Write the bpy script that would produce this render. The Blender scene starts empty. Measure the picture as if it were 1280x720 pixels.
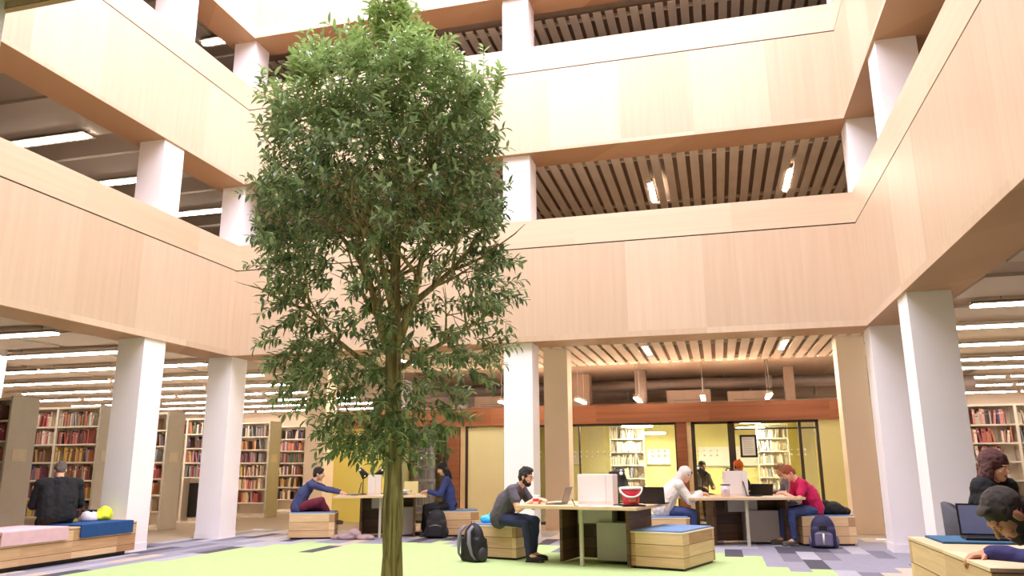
SKYW, EXPO, TUBEW, DISCW = 2800, 0.38, 44, 50
import bpy, bmesh, math, random
from mathutils import Vector, Matrix, Quaternion, noise
C = bpy.context.scene.collection
RND = random.Random(7)
V = Vector

# ------------------------------------------------------------------ materials
def lin(c):
    return tuple(((v / 12.92) if v <= 0.04045 else ((v + 0.055) / 1.055) ** 2.4) for v in c)
def rgb(r, g, b):
    return lin((r / 255, g / 255, b / 255)) + (1,)
MATS = {}
def newmat(name):
    m = bpy.data.materials.new(name); m.use_nodes = True
    MATS[name] = m
    return m, m.node_tree.nodes, m.node_tree.links, m.node_tree.nodes['Principled BSDF']
def plain(name, col, rough=0.6, metal=0.0, var=0.06, scale=6.0, bump=0.0, spec=0.5):
    """one colour with a faint procedural mottling"""
    if name in MATS: return MATS[name]
    m, N, L, B = newmat(name)
    c = rgb(*col)
    B.inputs['Roughness'].default_value = rough
    B.inputs['Metallic'].default_value = metal
    B.inputs['Specular IOR Level'].default_value = spec
    tc = N.new('ShaderNodeTexCoord'); nz = N.new('ShaderNodeTexNoise')
    nz.inputs['Scale'].default_value = scale; nz.inputs['Detail'].default_value = 3
    L.new(tc.outputs['Object'], nz.inputs['Vector'])
    r = N.new('ShaderNodeValToRGB')
    r.color_ramp.elements[0].position = 0.3; r.color_ramp.elements[1].position = 0.7
    r.color_ramp.elements[0].color = tuple(v * (1 - var) for v in c[:3]) + (1,)
    r.color_ramp.elements[1].color = tuple(min(1, v * (1 + var)) for v in c[:3]) + (1,)
    L.new(nz.outputs['Fac'], r.inputs['Fac']); L.new(r.outputs['Color'], B.inputs['Base Color'])
    if bump:
        b = N.new('ShaderNodeBump'); b.inputs['Strength'].default_value = bump; b.inputs['Distance'].default_value = 0.01
        n2 = N.new('ShaderNodeTexNoise'); n2.inputs['Scale'].default_value = scale * 12
        L.new(tc.outputs['Object'], n2.inputs['Vector'])
        L.new(n2.outputs['Fac'], b.inputs['Height']); L.new(b.outputs['Normal'], B.inputs['Normal'])
    return m
def glow(name, col, strength):
    if name in MATS: return MATS[name]
    m, N, L, B = newmat(name)
    B.inputs['Base Color'].default_value = rgb(240, 240, 235)
    B.inputs['Emission Color'].default_value = rgb(*col)
    B.inputs['Emission Strength'].default_value = strength
    return m
def math_node(N, L, op, a, b=None, c=None):
    n = N.new('ShaderNodeMath'); n.operation = op
    for i, v in enumerate((a, b, c)):
        if v is None: continue
        if isinstance(v, (int, float)): n.inputs[i].default_value = v
        else: L.new(v, n.inputs[i])
    return n.outputs[0]
def veneer(name, base, dark, panel=1.25, vertical=True, contrast=0.5, rough=0.45):
    """wood veneer panels; grain runs up the wall, each panel its own tone"""
    m, N, L, B = newmat(name)
    B.inputs['Roughness'].default_value = rough
    g = N.new('ShaderNodeNewGeometry'); s = N.new('ShaderNodeSeparateXYZ')
    L.new(g.outputs['Position'], s.inputs[0])
    run = math_node(N, L, 'ADD', s.outputs[0], s.outputs[1])
    idx = math_node(N, L, 'FLOOR', math_node(N, L, 'DIVIDE', run, panel))
    wn = N.new('ShaderNodeTexWhiteNoise'); wn.noise_dimensions = '2D'
    lev = math_node(N, L, 'FLOOR', math_node(N, L, 'DIVIDE', s.outputs[2], 3.4))
    cb0 = N.new('ShaderNodeCombineXYZ'); L.new(idx, cb0.inputs[0]); L.new(lev, cb0.inputs[1])
    L.new(cb0.outputs[0], wn.inputs['Vector'])
    cb = N.new('ShaderNodeCombineXYZ')
    L.new(math_node(N, L, 'MULTIPLY', run, 14.0 if vertical else 0.5), cb.inputs[0])
    L.new(math_node(N, L, 'MULTIPLY', s.outputs[2], 0.55 if vertical else 14.0), cb.inputs[1])
    L.new(math_node(N, L, 'MULTIPLY', wn.outputs['Value'], 37.0), cb.inputs[2])
    nz = N.new('ShaderNodeTexNoise'); nz.inputs['Scale'].default_value = 1.0; nz.inputs['Detail'].default_value = 5
    L.new(cb.outputs[0], nz.inputs['Vector'])
    f = math_node(N, L, 'MULTIPLY_ADD', nz.outputs['Fac'], contrast, 0.5 - contrast / 2)
    f2 = math_node(N, L, 'MULTIPLY_ADD', wn.outputs['Value'], 0.42, -0.21)
    f3 = math_node(N, L, 'ADD', f, f2)
    r = N.new('ShaderNodeValToRGB')
    r.color_ramp.elements[0].position = 0.15; r.color_ramp.elements[1].position = 0.85
    r.color_ramp.elements[0].color = rgb(*dark); r.color_ramp.elements[1].color = rgb(*base)
    L.new(f3, r.inputs['Fac']); L.new(r.outputs['Color'], B.inputs['Base Color'])
    return m
def boards(name, cols, board=0.145, scale=1.0, rough=0.5):
    """box furniture of stacked horizontal timber boards: each course its own tone, grain along the board (object space)"""
    m, N, L, B = newmat(name)
    B.inputs['Roughness'].default_value = rough
    tc = N.new('ShaderNodeTexCoord'); s = N.new('ShaderNodeSeparateXYZ'); L.new(tc.outputs['Object'], s.inputs[0])
    zc = math_node(N, L, 'DIVIDE', s.outputs[2], board); k = math_node(N, L, 'FLOOR', zc)
    run = math_node(N, L, 'ADD', s.outputs[0], s.outputs[1])
    wn = N.new('ShaderNodeTexWhiteNoise'); wn.noise_dimensions = '2D'
    cb0 = N.new('ShaderNodeCombineXYZ'); L.new(k, cb0.inputs[0])
    L.new(math_node(N, L, 'FLOOR', math_node(N, L, 'DIVIDE', run, 0.83)), cb0.inputs[1]); L.new(cb0.outputs[0], wn.inputs['Vector'])
    cb = N.new('ShaderNodeCombineXYZ')
    L.new(math_node(N, L, 'MULTIPLY', run, 1.6 * scale), cb.inputs[0]); L.new(math_node(N, L, 'MULTIPLY', s.outputs[2], 26.0 * scale), cb.inputs[1])
    L.new(math_node(N, L, 'MULTIPLY', wn.outputs['Value'], 50.0), cb.inputs[2])
    nz = N.new('ShaderNodeTexNoise'); nz.inputs['Scale'].default_value = 1.0; nz.inputs['Detail'].default_value = 6; nz.inputs['Distortion'].default_value = 1.2
    L.new(cb.outputs[0], nz.inputs['Vector'])
    f = math_node(N, L, 'ADD', math_node(N, L, 'MULTIPLY', nz.outputs['Fac'], 0.5), math_node(N, L, 'MULTIPLY', wn.outputs['Value'], 0.55))
    r = N.new('ShaderNodeValToRGB')
    r.color_ramp.elements[0].position = 0.1; r.color_ramp.elements[1].position = 0.9
    r.color_ramp.elements[0].color = rgb(*cols[0]); r.color_ramp.elements[1].color = rgb(*cols[1])
    L.new(f, r.inputs['Fac'])
    fr = math_node(N, L, 'FRACT', zc)
    gap = math_node(N, L, 'LESS_THAN', fr, 0.045)
    mx = N.new('ShaderNodeMixRGB'); mx.inputs[2].default_value = rgb(*[c * 0.55 for c in cols[0]])
    L.new(gap, mx.inputs[0]); L.new(r.outputs['Color'], mx.inputs[1]); L.new(mx.outputs[0], B.inputs['Base Color'])
    return m

WALLWOOD = veneer('ash veneer wall panels', (219, 196, 174), (193, 164, 139))
CAPWOOD = veneer('ash veneer balustrade cap', (222, 200, 177), (202, 173, 145), panel=2.6, vertical=False)
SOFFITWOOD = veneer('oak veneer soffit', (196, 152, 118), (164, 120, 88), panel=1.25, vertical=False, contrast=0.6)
DARKTIMBER = veneer('walnut timber band', (176, 112, 78), (128, 74, 50), panel=2.4, vertical=False, contrast=0.9)
WHITE = plain('white painted plaster', (248, 243, 250), 0.7, var=0.012, scale=2)
CREAM = plain('cream painted plaster', (250, 230, 208), 0.7, var=0.012, scale=2)
BOXWOOD = boards('oak board boxes', ((160, 108, 66), (236, 204, 160)))
TABLEWOOD = boards('pale birch worktop', ((206, 172, 134), (232, 204, 168)), board=5.0)
DARKBOX = boards('dark walnut desk panel', ((70, 48, 36), (112, 80, 58)))
CEIL = plain('taupe ceiling paint', (176, 162, 148), 0.8, var=0.03, scale=0.6)
RAFT = plain('light taupe acoustic raft', (200, 188, 176), 0.85, var=0.03, scale=0.5)
VOID = plain('brown ceiling void', (166, 144, 126), 0.9)
SLAT = plain('pale limed ceiling slats', (238, 224, 206), 0.7, var=0.05, scale=2)
TAUPE = plain('taupe carpet', (166, 150, 132), 0.95, var=0.08, scale=3, bump=0.3)
SHELFWHITE = plain('white shelving', (236, 226, 212), 0.5, var=0.02)
ENDGREY = plain('grey green end panel', (196, 190, 178), 0.6, var=0.03)
YELLOW = plain('bright yellow wall paint', (252, 242, 136), 0.6, var=0.03, scale=0.8)
PALEYELLOW = plain('pale yellow panel', (255, 244, 196), 0.5, var=0.05, scale=1)
OLIVE = plain('olive yellow wall', (228, 220, 156), 0.6, var=0.06, scale=0.7)
BLACKM = plain('black plastic', (24, 22, 24), 0.45)
GREYM = plain('grey green powder coated metal', (172, 166, 160), 0.5, var=0.02)
STEEL = plain('brushed steel', (190, 188, 184), 0.35, 0.8)
FRAMEM = plain('dark bronze frame', (62, 50, 40), 0.4)
PAPER = plain('white paper', (246, 244, 240), 0.7, var=0.01)
SCREENW = plain('white powder coated panel', (240, 232, 232), 0.5, var=0.01)
TUBE2 = glow('fluorescent tube back aisle', (255, 238, 214), TUBEW * 3.0)
TUBE = glow('fluorescent tube', (255, 240, 222), TUBEW)
DISC = glow('round pendant diffuser', (255, 246, 214), DISCW)
def glassmat():
    m = bpy.data.materials.new('window glass'); m.use_nodes = True
    N, L = m.node_tree.nodes, m.node_tree.links; N.clear()
    out = N.new('ShaderNodeOutputMaterial'); mx = N.new('ShaderNodeMixShader')
    t = N.new('ShaderNodeBsdfTransparent'); g = N.new('ShaderNodeBsdfGlossy')
    t.inputs[0].default_value = (0.93, 0.95, 0.9, 1); g.inputs['Roughness'].default_value = 0.03
    f = N.new('ShaderNodeFresnel'); f.inputs[0].default_value = 1.5
    a = math_node(N, L, 'MULTIPLY_ADD', f.outputs[0], 0.9, 0.06)
    L.new(a, mx.inputs[0]); L.new(t.outputs[0], mx.inputs[1]); L.new(g.outputs[0], mx.inputs[2]); L.new(mx.outputs[0], out.inputs[0])
    return m
GLASS = glassmat()

# ------------------------------------------------------------------ mesh helpers
class MB:
    """collects shapes and builds them as one mesh object"""
    def __init__(s): s.v = []; s.f = []; s.mi = []; s.sm = []
    def add(s, vs, fs, mi=0, smooth=False):
        b = len(s.v); s.v += [tuple(p) for p in vs]
        s.f += [tuple(b + i for i in f) for f in fs]; s.mi += [mi] * len(fs); s.sm += [smooth] * len(fs)
    def box(s, x0, y0, z0, x1, y1, z1, mi=0, M=None, b=0.0):
        if b > 0:
            bm = bmesh.new(); bmesh.ops.create_cube(bm, size=1)
            for v in bm.verts: v.co = V(((x0 + x1) / 2 + v.co.x * (x1 - x0), (y0 + y1) / 2 + v.co.y * (y1 - y0), (z0 + z1) / 2 + v.co.z * (z1 - z0)))
            bmesh.ops.bevel(bm, geom=bm.edges[:], offset=b, segments=2, affect='EDGES', profile=0.7)
            bm.verts.index_update()
            vs = [v.co.copy() for v in bm.verts]; fs = [[v.index for v in f.verts] for f in bm.faces]; bm.free()
        else:
            vs = [V(p) for p in ((x0, y0, z0), (x1, y0, z0), (x1, y1, z0), (x0, y1, z0), (x0, y0, z1), (x1, y0, z1), (x1, y1, z1), (x0, y1, z1))]
            fs = [(0, 3, 2, 1), (4, 5, 6, 7), (0, 1, 5, 4), (1, 2, 6, 5), (2, 3, 7, 6), (3, 0, 4, 7)]
        if M is not None: vs = [M @ v for v in vs]
        s.add(vs, fs, mi); return s
    def tube(s, pts, rad, n=10, mi=0, cap=True):
        pts = [V(p) for p in pts]; rad = [rad] * len(pts) if isinstance(rad, (int, float)) else rad
        vs = []; fs = []; up = None
        for i, p in enumerate(pts):
            d = (pts[min(i + 1, len(pts) - 1)] - pts[max(i - 1, 0)]).normalized()
            if up is None:
                up = d.orthogonal().normalized()
            else:
                up = (up - d * up.dot(d)).normalized()
            sd = d.cross(up)
            for k in range(n):
                a = 2 * math.pi * k / n; vs.append(p + (up * math.cos(a) + sd * math.sin(a)) * rad[i])
        for i in range(len(pts) - 1):
            for k in range(n): fs.append((i * n + k, i * n + (k + 1) % n, (i + 1) * n + (k + 1) % n, (i + 1) * n + k))
        if cap: fs.append(tuple(range(n - 1, -1, -1))); fs.append(tuple((len(pts) - 1) * n + k for k in range(n)))
        s.add(vs, fs, mi, True); return s
    def lathe(s, prof, n=20, c=(0, 0, 0), mi=0, M=None):
        c = V(c); vs = []; fs = []
        for r, z in prof:
            for k in range(n):
                a = 2 * math.pi * k / n; p = V((r * math.cos(a), r * math.sin(a), z))
                vs.append((M @ p if M is not None else p) + c)
        for i in range(len(prof) - 1):
            for k in range(n): fs.append((i * n + k, i * n + (k + 1) % n, (i + 1) * n + (k + 1) % n, (i + 1) * n + k))
        if prof[0][0] > 1e-4: fs.append(tuple(range(n - 1, -1, -1)))
        if prof[-1][0] > 1e-4: fs.append(tuple((len(prof) - 1) * n + k for k in range(n)))
        s.add(vs, fs, mi, True); return s
    def ell(s, c, r, M=None, n=12, mi=0):
        """ellipsoid; M a 3x3 rotation"""
        c = V(c); vs = []; fs = []; m = n * 2
        for i in range(1, n):
            t = math.pi * i / n
            for k in range(m):
                a = 2 * math.pi * k / m; p = V((math.sin(t) * math.cos(a) * r[0], math.sin(t) * math.sin(a) * r[1], math.cos(t) * r[2]))
                vs.append((M @ p if M is not None else p) + c)
        for q in (1, -1):
            p = V((0, 0, q * r[2])); vs.append((M @ p if M is not None else p) + c)
        T, Bt = len(vs) - 2, len(vs) - 1
        for i in range(n - 2):
            for k in range(m): fs.append((i * m + k, (i + 1) * m + k, (i + 1) * m + (k + 1) % m, i * m + (k + 1) % m))
        for k in range(m):
            fs.append((T, k, (k + 1) % m)); fs.append((Bt, (n - 2) * m + (k + 1) % m, (n - 2) * m + k))
        s.add(vs, fs, mi, True); return s
    def cap(s, a, b, ra, rb, n=12, mi=0):
        """tapered capsule"""
        a, b = V(a), V(b); d = b - a; ln = d.length
        if ln < 1e-5: return s.ell(a, (ra, ra, ra), n=6)
        q = d.to_track_quat('Z', 'Y').to_matrix()
        prof = []
        for i in range(0, 6):
            t = math.pi / 2 * i / 5; prof.append((max(1e-5, ra * math.sin(t)), -ra * math.cos(t)))
        for i in range(0, 6):
            t = math.pi / 2 * i / 5; prof.append((max(1e-5, rb * math.cos(t)), ln + rb * math.sin(t)))
        return s.lathe(prof, n, a, mi, q)
    def mesh(s, name, mats):
        me = bpy.data.meshes.new(name); me.from_pydata(s.v, [], s.f)
        for m in (mats if isinstance(mats, (list, tuple)) else [mats]): me.materials.append(m)
        me.polygons.foreach_set('material_index', s.mi); me.polygons.foreach_set('use_smooth', s.sm); me.update()
        return me
    def build(s, name, mats, parent=None, loc=None):
        o = bpy.data.objects.new(name, s.mesh(name, mats)); C.objects.link(o)
        if parent is not None: o.parent = parent
        if loc is not None: o.location = loc
        return o
def soft(mb, name, mat, parent, voxel=0.01, smooth=6):
    """melts overlapping rounded shapes into one continuous surface"""
    me = mb.mesh(name, mat); o = bpy.data.objects.new(name, me); C.objects.link(o)
    r = o.modifiers.new('r', 'REMESH'); r.mode = 'VOXEL'; r.voxel_size = voxel; r.use_smooth_shade = True
    k = o.modifiers.new('s', 'SMOOTH'); k.factor = 0.5; k.iterations = smooth
    dg = bpy.context.evaluated_depsgraph_get()
    m2 = bpy.data.meshes.new_from_object(o.evaluated_get(dg)); m2.name = name
    o.modifiers.clear(); o.data = m2
    if not m2.materials: m2.materials.append(mat)
    m2.polygons.foreach_set('use_smooth', [True] * len(m2.polygons))
    if parent is not None: o.parent = parent
    return o
def tag(o, label, cat, group=None, kind=None):
    if label: o['label'] = label
    if cat: o['category'] = cat
    if group: o['group'] = group
    if kind: o['kind'] = kind
    return o
def thing(name, loc, rz, label, cat, group=None):
    o = bpy.data.objects.new(name, None); C.objects.link(o); o.empty_display_size = 0.1
    o.location = loc; o.rotation_euler = (0, 0, rz); return tag(o, label, cat, group)
def struct(o, label=None, cat=None):
    return tag(o, label, cat, kind='structure')
def copy_thing(root, loc, rz, label, group=None):
    r = root.copy(); C.objects.link(r); r.location = loc; r.rotation_euler = (0, 0, rz); r['label'] = label
    if group: r['group'] = group
    def rec(o, p):
        for ch in kids(o):
            c = ch.copy(); C.objects.link(c); c.parent = p; rec(ch, c)
    rec(root, r); return r
def kids(o): return [c for c in bpy.data.objects if c.parent == o]
R = math.radians
# ------------------------------------------------------------------ the building
XL, XR, YB, YN = -8.77, 2.32, 12.55, 2.47      # faces of the atrium well
WEST, EAST, NORTH, SOUTH = -27.0, 14.0, 32.0, -7.0
LEV = [(3.30, 4.94, 5.46), (6.73, 8.31, 8.83), (9.95, 11.55, 12.07)]   # balustrade underside, joint, top
D = 0.70

def carpet_material(name, col, var=0.05):
    return plain(name, col, 0.95, var=var, scale=9, bump=0.25, spec=0.2)
GREEN = carpet_material('lime green carpet', (170, 192, 134))
LILAC = carpet_material('lilac grey carpet', (142, 139, 154))
PALEG = carpet_material('pale grey carpet', (166, 163, 174))
DARKG = carpet_material('dark slate carpet', (80, 77, 88))
MIDG = carpet_material('mid grey purple carpet', (118, 114, 128))
BEIGEC = carpet_material('beige carpet', (186, 170, 156))

def is_green(x, y):
    left = -7.55 + 0.12 * (y - 10)
    yb = 12.55 if x < -0.6 else 12.2
    right = 1.35 if y < 9.8 else 1.35 - (y - 9.8) * 0.62
    return x > left and x < right and y < yb + 0.35 * math.sin(x * 2.1)
fl = MB(); r0 = random.Random(3)
W_, H_ = 0.25, 1.0
nx = int((2.75 - (-9.5)) / W_); nyr = int((15.0 - 0) / 0.5)
for i in range(nx):
    x = -9.5 + i * W_
    y = -r0.random() * H_
    while y < 14.6:
        ye = min(y + H_, 14.9)
        xc, yc = x + W_ / 2, (y + ye) / 2
        if is_green(xc, yc) and not (yc > 11.2 and xc > -6.2 and r0.random() < 0.07): k = 0
        else:
            q = r0.random()
            k = 1 if q < 0.42 else 2 if q < 0.6 else 3 if q < 0.74 else 4 if q < 0.92 else 5
            if yc > 13.8: k = 5 if q < .6 else 1
        fl.add([(x, y, 0), (x + W_, y, 0), (x + W_, ye, 0), (x, ye, 0)], [(0, 1, 2, 3)], k)
        y = ye
x1 = -9.5 + nx * W_
for a, b, c, d in ((WEST, SOUTH, -9.5, NORTH), (x1, SOUTH, EAST, NORTH), (-9.5, 14.9, x1, NORTH), (-9.5, SOUTH, x1, 0.0)):
    fl.add([(a, b, -.002), (c, b, -.002), (c, d, -.002), (a, d, -.002)], [(0, 1, 2, 3)], 6)
struct(fl.build('floor', [GREEN, LILAC, PALEG, DARKG, MIDG, BEIGEC, TAUPE]))

# outer walls
OUT = plain('warm white wall', (226, 208, 190), 0.8, var=0.03, scale=0.5)
HT = 14.0
for nm, b in (('wall_back', (WEST, NORTH, 0, EAST, NORTH + .2, HT)), ('wall_left', (WEST - .2, SOUTH, 0, WEST, NORTH, HT)),
              ('wall_right', (EAST, SOUTH, 0, EAST + .2, NORTH, HT)), ('wall_front', (WEST, SOUTH - .2, 0, EAST, SOUTH, HT))):
    struct(MB().box(*b).build(nm, OUT))

# balustrade bands round the well, one object per side and storey
def band(nm, x0, y0, x1, y1, lv, side):
    b, j, t = lv
    m = MB()
    m.box(x0, y0, b + .006, x1, y1, j, 0)
    sx = {'left': (x0, x1 - .012), 'right': (x0 + .012, x1)}.get(side, (x0, x1))
    sy = {'back': (y0 + .012, y1), 'near': (y0, y1 - .012)}.get(side, (y0, y1))
    m.box(sx[0], sy[0], j, sx[1], sy[1], j + .022, 1)
    m.box(x0, y0, j + .022, x1, y1, t, 2)
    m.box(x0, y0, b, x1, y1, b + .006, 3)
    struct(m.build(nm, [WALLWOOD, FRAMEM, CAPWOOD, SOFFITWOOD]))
for lv in LEV:
    band('wall_left', XL - D, YN, XL, YB + D, lv, 'left')
    band('wall_back', XL, YB, XR, YB + D, lv, 'back')
    band('wall_right', XR, YN, XR + D, YB + D, lv, 'right')
    band('wall_front', XL - D, YN - .03, XR + D, YN, lv, 'near')

# floor slabs of the upper storeys (their undersides are the ceilings)
for k, (b, j, t) in enumerate(LEV):
    z = b + .45
    for x0, y0, x1, y1 in ((WEST, SOUTH, XL - D, NORTH), (XR + D, SOUTH, EAST, NORTH), (XL - D, YB + D, XR + D, NORTH), (XL - D, SOUTH, XR + D, YN - .03)):
        m = MB(); m.box(x0, y0, z, x1, y1, z + .35)
        struct(m.build('ceiling', CEIL if (x0 == WEST or x1 == EAST) else VOID))
for x0, y0, x1, y1 in ((WEST, SOUTH, XL, NORTH), (XR, SOUTH, EAST, NORTH), (XL, YB, XR, NORTH), (XL, SOUTH, XR, YN)):
    struct(MB().box(x0, y0, HT, x1, y1, HT + .2).build('roof', CEIL))
# skylight glazing bars over the well, open between
sk = MB()
for i in range(6): sk.box(XL + i * (XR - XL) / 5 - .03, YN, HT, XL + i * (XR - XL) / 5 + .03, YB, HT + .12)
for i in range(5): sk.box(XL, YN + i * (YB - YN) / 4 - .03, HT, XR, YN + i * (YB - YN) / 4 + .03, HT + .1)
struct(sk.build('roof_frame', WHITE))

# acoustic rafts between the rows of lights, side aisles
ROWS = [11.0, 13.22, 15.42, 17.7, 20.0, 22.25, 24.6, 26.9, 29.4]
for k, (b, j, t) in enumerate(LEV):
    m = MB(); z = b + .40
    ys = [ROWS[0] - 2.25 * i for i in range(5, 0, -1)] + ROWS
    for i in range(len(ys) - 1):
        a, c = ys[i] + .42, ys[i + 1] - .42
        for x0 in (-12.9 - 3.3 * q for q in range(4)): m.box(x0 + .1, a, z, x0 + 3.2 - (0.35 if k else 0), c, z + .049)
        for x0 in (3.55 + 3.3 * q for q in range(3)): m.box(x0 + .1, a, z, x0 + 3.2, c, z + .049)
    struct(m.build('ceiling', RAFT))

# slatted ceilings in the back aisle and the near aisle
for k, (b, j, t) in enumerate(LEV):
    m = MB(); y0 = YB + D + (.06 if k == 0 else .8); y1 = 18.6 if k == 0 else 20; z = b + .33
    n = int((XR - XL + 3.0) / .25)
    for i in range(n):
        x = XL - 1.4 + i * .25; m.box(x, y0, z, x + .165, y1, z + .035)
    for y in (y0 + .25, (y0 + y1) / 2, y1 - .15): m.box(XL - 1.4, y, z + .035, XR + 1.4, y + .06, z + .10)
    struct(m.build('ceiling', SLAT))
m = MB()
for i in range(52): m.box(XL + i * .25 - .3, YN - 6, LEV[0][0] + .04, XL + i * .25 - .135, YN - .03, LEV[0][0] + .075)
struct(m.build('ceiling', SLAT))

# columns (each storey-high run is one continuous column)
COLS = [(-9.3, 10.3, 'white square column standing behind the long wooden bench'),
        (-9.3, 12.65, 'white square column at the corner of the well, beside the seated man in blue'),
        (-3.46, 12.65, 'white square column behind the bearded man in grey T-shirt'),
        (2.36, 12.6, 'white square corner column beside the stool with the black coat'),
        (2.36, 10.13, 'white square column behind the tall wooden box with blue mat'),
        (-9.3, 16.4, 'far white column at the end of the yellow wall'),
        (-3.44, 15.75, 'cream square column in front of the glazed room, behind the bearded man'),
        (2.32, 15.72, 'cream square column at the end of the glazed room'),
        (-3.53, 1.95, 'near column carrying the slatted ceiling edge'),
        (-9.3, 21.2, None), (-15.2, 21.2, None), (-15.2, 12.65, None), (-15.2, 27, None), (-9.3, 27, None), (8.6, 21.2, None)]
for x, y, lb in COLS:
    m = MB(); w = .5
    m.box(x, y, 0.12, x + w, y + w, HT if y < 13 else 3.75, 0); m.box(x - .006, y - .006, 0, x + w + .006, y + w + .006, .12, 0)
    struct(m.build('column', CREAM if (y > 14 and lb) else WHITE), lb, 'column' if lb else None)

# ------------------------------------------------------------------ lights
def strip_light(x0, y0, x1, y1, z, label, group, tube=None, drop=.147, flush=False):
    """linear luminaire: housing with a glowing diffuser"""
    L_ = math.hypot(x1 - x0, y1 - y0); a = math.atan2(y1 - y0, x1 - x0)
    t = thing('ceiling_light', ((x0 + x1) / 2, (y0 + y1) / 2, z), a, label, 'ceiling light', group)
    hb = MB().box(-L_ / 2, -.05, .012, L_ / 2, .05, .075)
    if not flush: hb.box(-L_ / 2, -.16, .012, L_ / 2, .16, .018)
    hb.build('housing', plain('light housing', (176, 164, 150), .5), t)
    MB().box(-L_ / 2 + .01, -.045, -.02, L_ / 2 - .01, .045, .012).build('diffuser', tube or TUBE, t)
    for s in (-1, 1): MB().tube([(s * L_ * .35, 0, .075), (s * L_ * .35, 0, drop)], .008, 6).build('bracket', GREYM, t)
    return t
zc = LEV[0][0] + .30
OR = ['nearest', 'second', 'third', 'fourth', 'fifth', 'sixth', 'seventh', 'eighth', 'farthest']
LEFTRUNS = {0: [(-13.6, -11.25)], 1: [(-14.95, -11.25)], 2: [(-16.1, -13.7), (-13.6, -11.4), (-18.6, -16.2)], 3: [(-16.0, -12.95), (-12.8, -11.35), (-19.9, -16.15)],
            4: [(-17.9, -14.8), (-14.6, -11.6), (-21.5, -18.2)], 5: [(-17.4, -14.3), (-14.1, -11.6), (-21.2, -17.6), (-24.4, -21.45)], 6: [(-15.4, -12), (-19.9, -15.6), (-24, -20.1)],
            7: [(-14.0, -12.2), (-18, -14.2), (-22, -18.2), (-26, -22.2)], 8: [(-15.1, -13.3), (-19, -15.3), (-23, -19.2)]}
for i, runs in LEFTRUNS.items():
    for a, b in runs:
        strip_light(a, ROWS[i], b, ROWS[i], zc, f'glowing linear ceiling light in the {OR[i]} row over the bookcases, west aisle', f'ceiling lights, {OR[i]} row of the west aisle')
for i, y in enumerate([13.0, 15.1, 17.45, 20.0, 21.8, 24.3, 26.9, 29.6]):
    x0 = (3.9, 3.9, 4.4, 4.6, 4.8, 5.0, 6.0, 7.0)[i]
    for q, (a, b) in enumerate([(x0, x0 + 2.9), (x0 + 3.05, x0 + 5.6)] if i > 2 else [(x0, x0 + 2.9)]):
        strip_light(a, y, b, y, zc, f'glowing linear ceiling light in the {OR[i]} row, aisle behind the auburn haired woman', f'ceiling lights, {OR[i]} row of the east aisle')
z2 = LEV[1][0] + .34
for i, (y, x) in enumerate([(10.45, -10.55), (12.55, -10.55), (14.7, -10.55)]):
    strip_light(x - 1.65, y, x, y, z2, ['glowing linear light above the lower balustrade, closest to the picture edge', 'glowing linear light above the lower balustrade, middle of three beside the white column',
                'glowing linear light above the lower balustrade, between the two white columns'][i], None)
strip_light(-10.3, 12.9, -9.75, 12.9, LEV[2][0] + .3, 'short glowing linear light on the top storey beside the white column', None)
for k, (x, y, z) in enumerate([(-1.03, 16.2, LEV[1][0] + .345), (1.77, 16.2, LEV[1][0] + .345)]):
    strip_light(x, y - .62, x, y + .62, z, 'glowing linear light in the slatted ceiling of the middle storey, ' + ('beside the tree' if k == 0 else 'further from the tree'), None, TUBE2, .1, True)
for k, (x, y) in enumerate([(-1.33, 16.5), (1.43, 16.5), (-4.15, 16.5), (-6.9, 16.5)]):
    strip_light(x, y - .6, x, y + .6, LEV[0][0] + .345, 'glowing linear light in the slatted ceiling over the tables, ' + ['above the red bucket', 'above the ginger haired man', 'beside the tree crown', 'behind the tree crown'][k], None, TUBE2, .1, True)
for k, x in enumerate([-3.25, -1.83, -.27, 1.24, -5.2]):
    strip_light(x, 18.6, x, 19.8, 2.82, 'short suspended light over the walnut band, ' + ['beside the cream column', 'above the round pendant', 'above the walnut post', 'above the framed notice', 'behind the tree'][k], None, TUBE2, .925, True)

# ------------------------------------------------------------------ glazed room at the back
GY = 17.0
m = MB(); m.box(-8.85, GY - .06, 2.14, 2.75, GY + .12, 2.54)
struct(m.build('wall_back', DARKTIMBER))
struct(MB().box(-8.85, GY + .12, 2.46, 2.75, 23.2, 2.54).build('ceiling', VOID))
struct(MB().box(-8.85, 23.2, 0, 2.75, 23.35, 2.54).build('wall_back', OLIVE))
struct(MB().box(-8.85, GY, 0, -8.75, 23.2, 2.5).build('wall_left', YELLOW))
struct(MB().box(2.62, GY, 0, 2.75, 23.2, 2.5).build('wall_right', YELLOW))
struct(MB().box(-8.75, GY, 0, -7.28, GY + .1, 2.14).build('wall_back', YELLOW))
struct(MB().box(2.02, GY, 0, 2.62, GY + .1, 2.14).build('wall_back', OLIVE))
struct(MB().box(-5.98, GY - .03, 0, -5.70, GY + .1, 2.14).build('trim_1', DARKTIMBER))
struct(MB().box(-.84, GY - .03, 0, -.62, GY + .1, 2.14).build('trim_2', DARKTIMBER))
struct(MB().box(-.62, GY - .01, 0, -.53, GY + .1, 2.14).build('trim_3', plain('cream jamb', (240, 214, 168), .5)))
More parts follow.
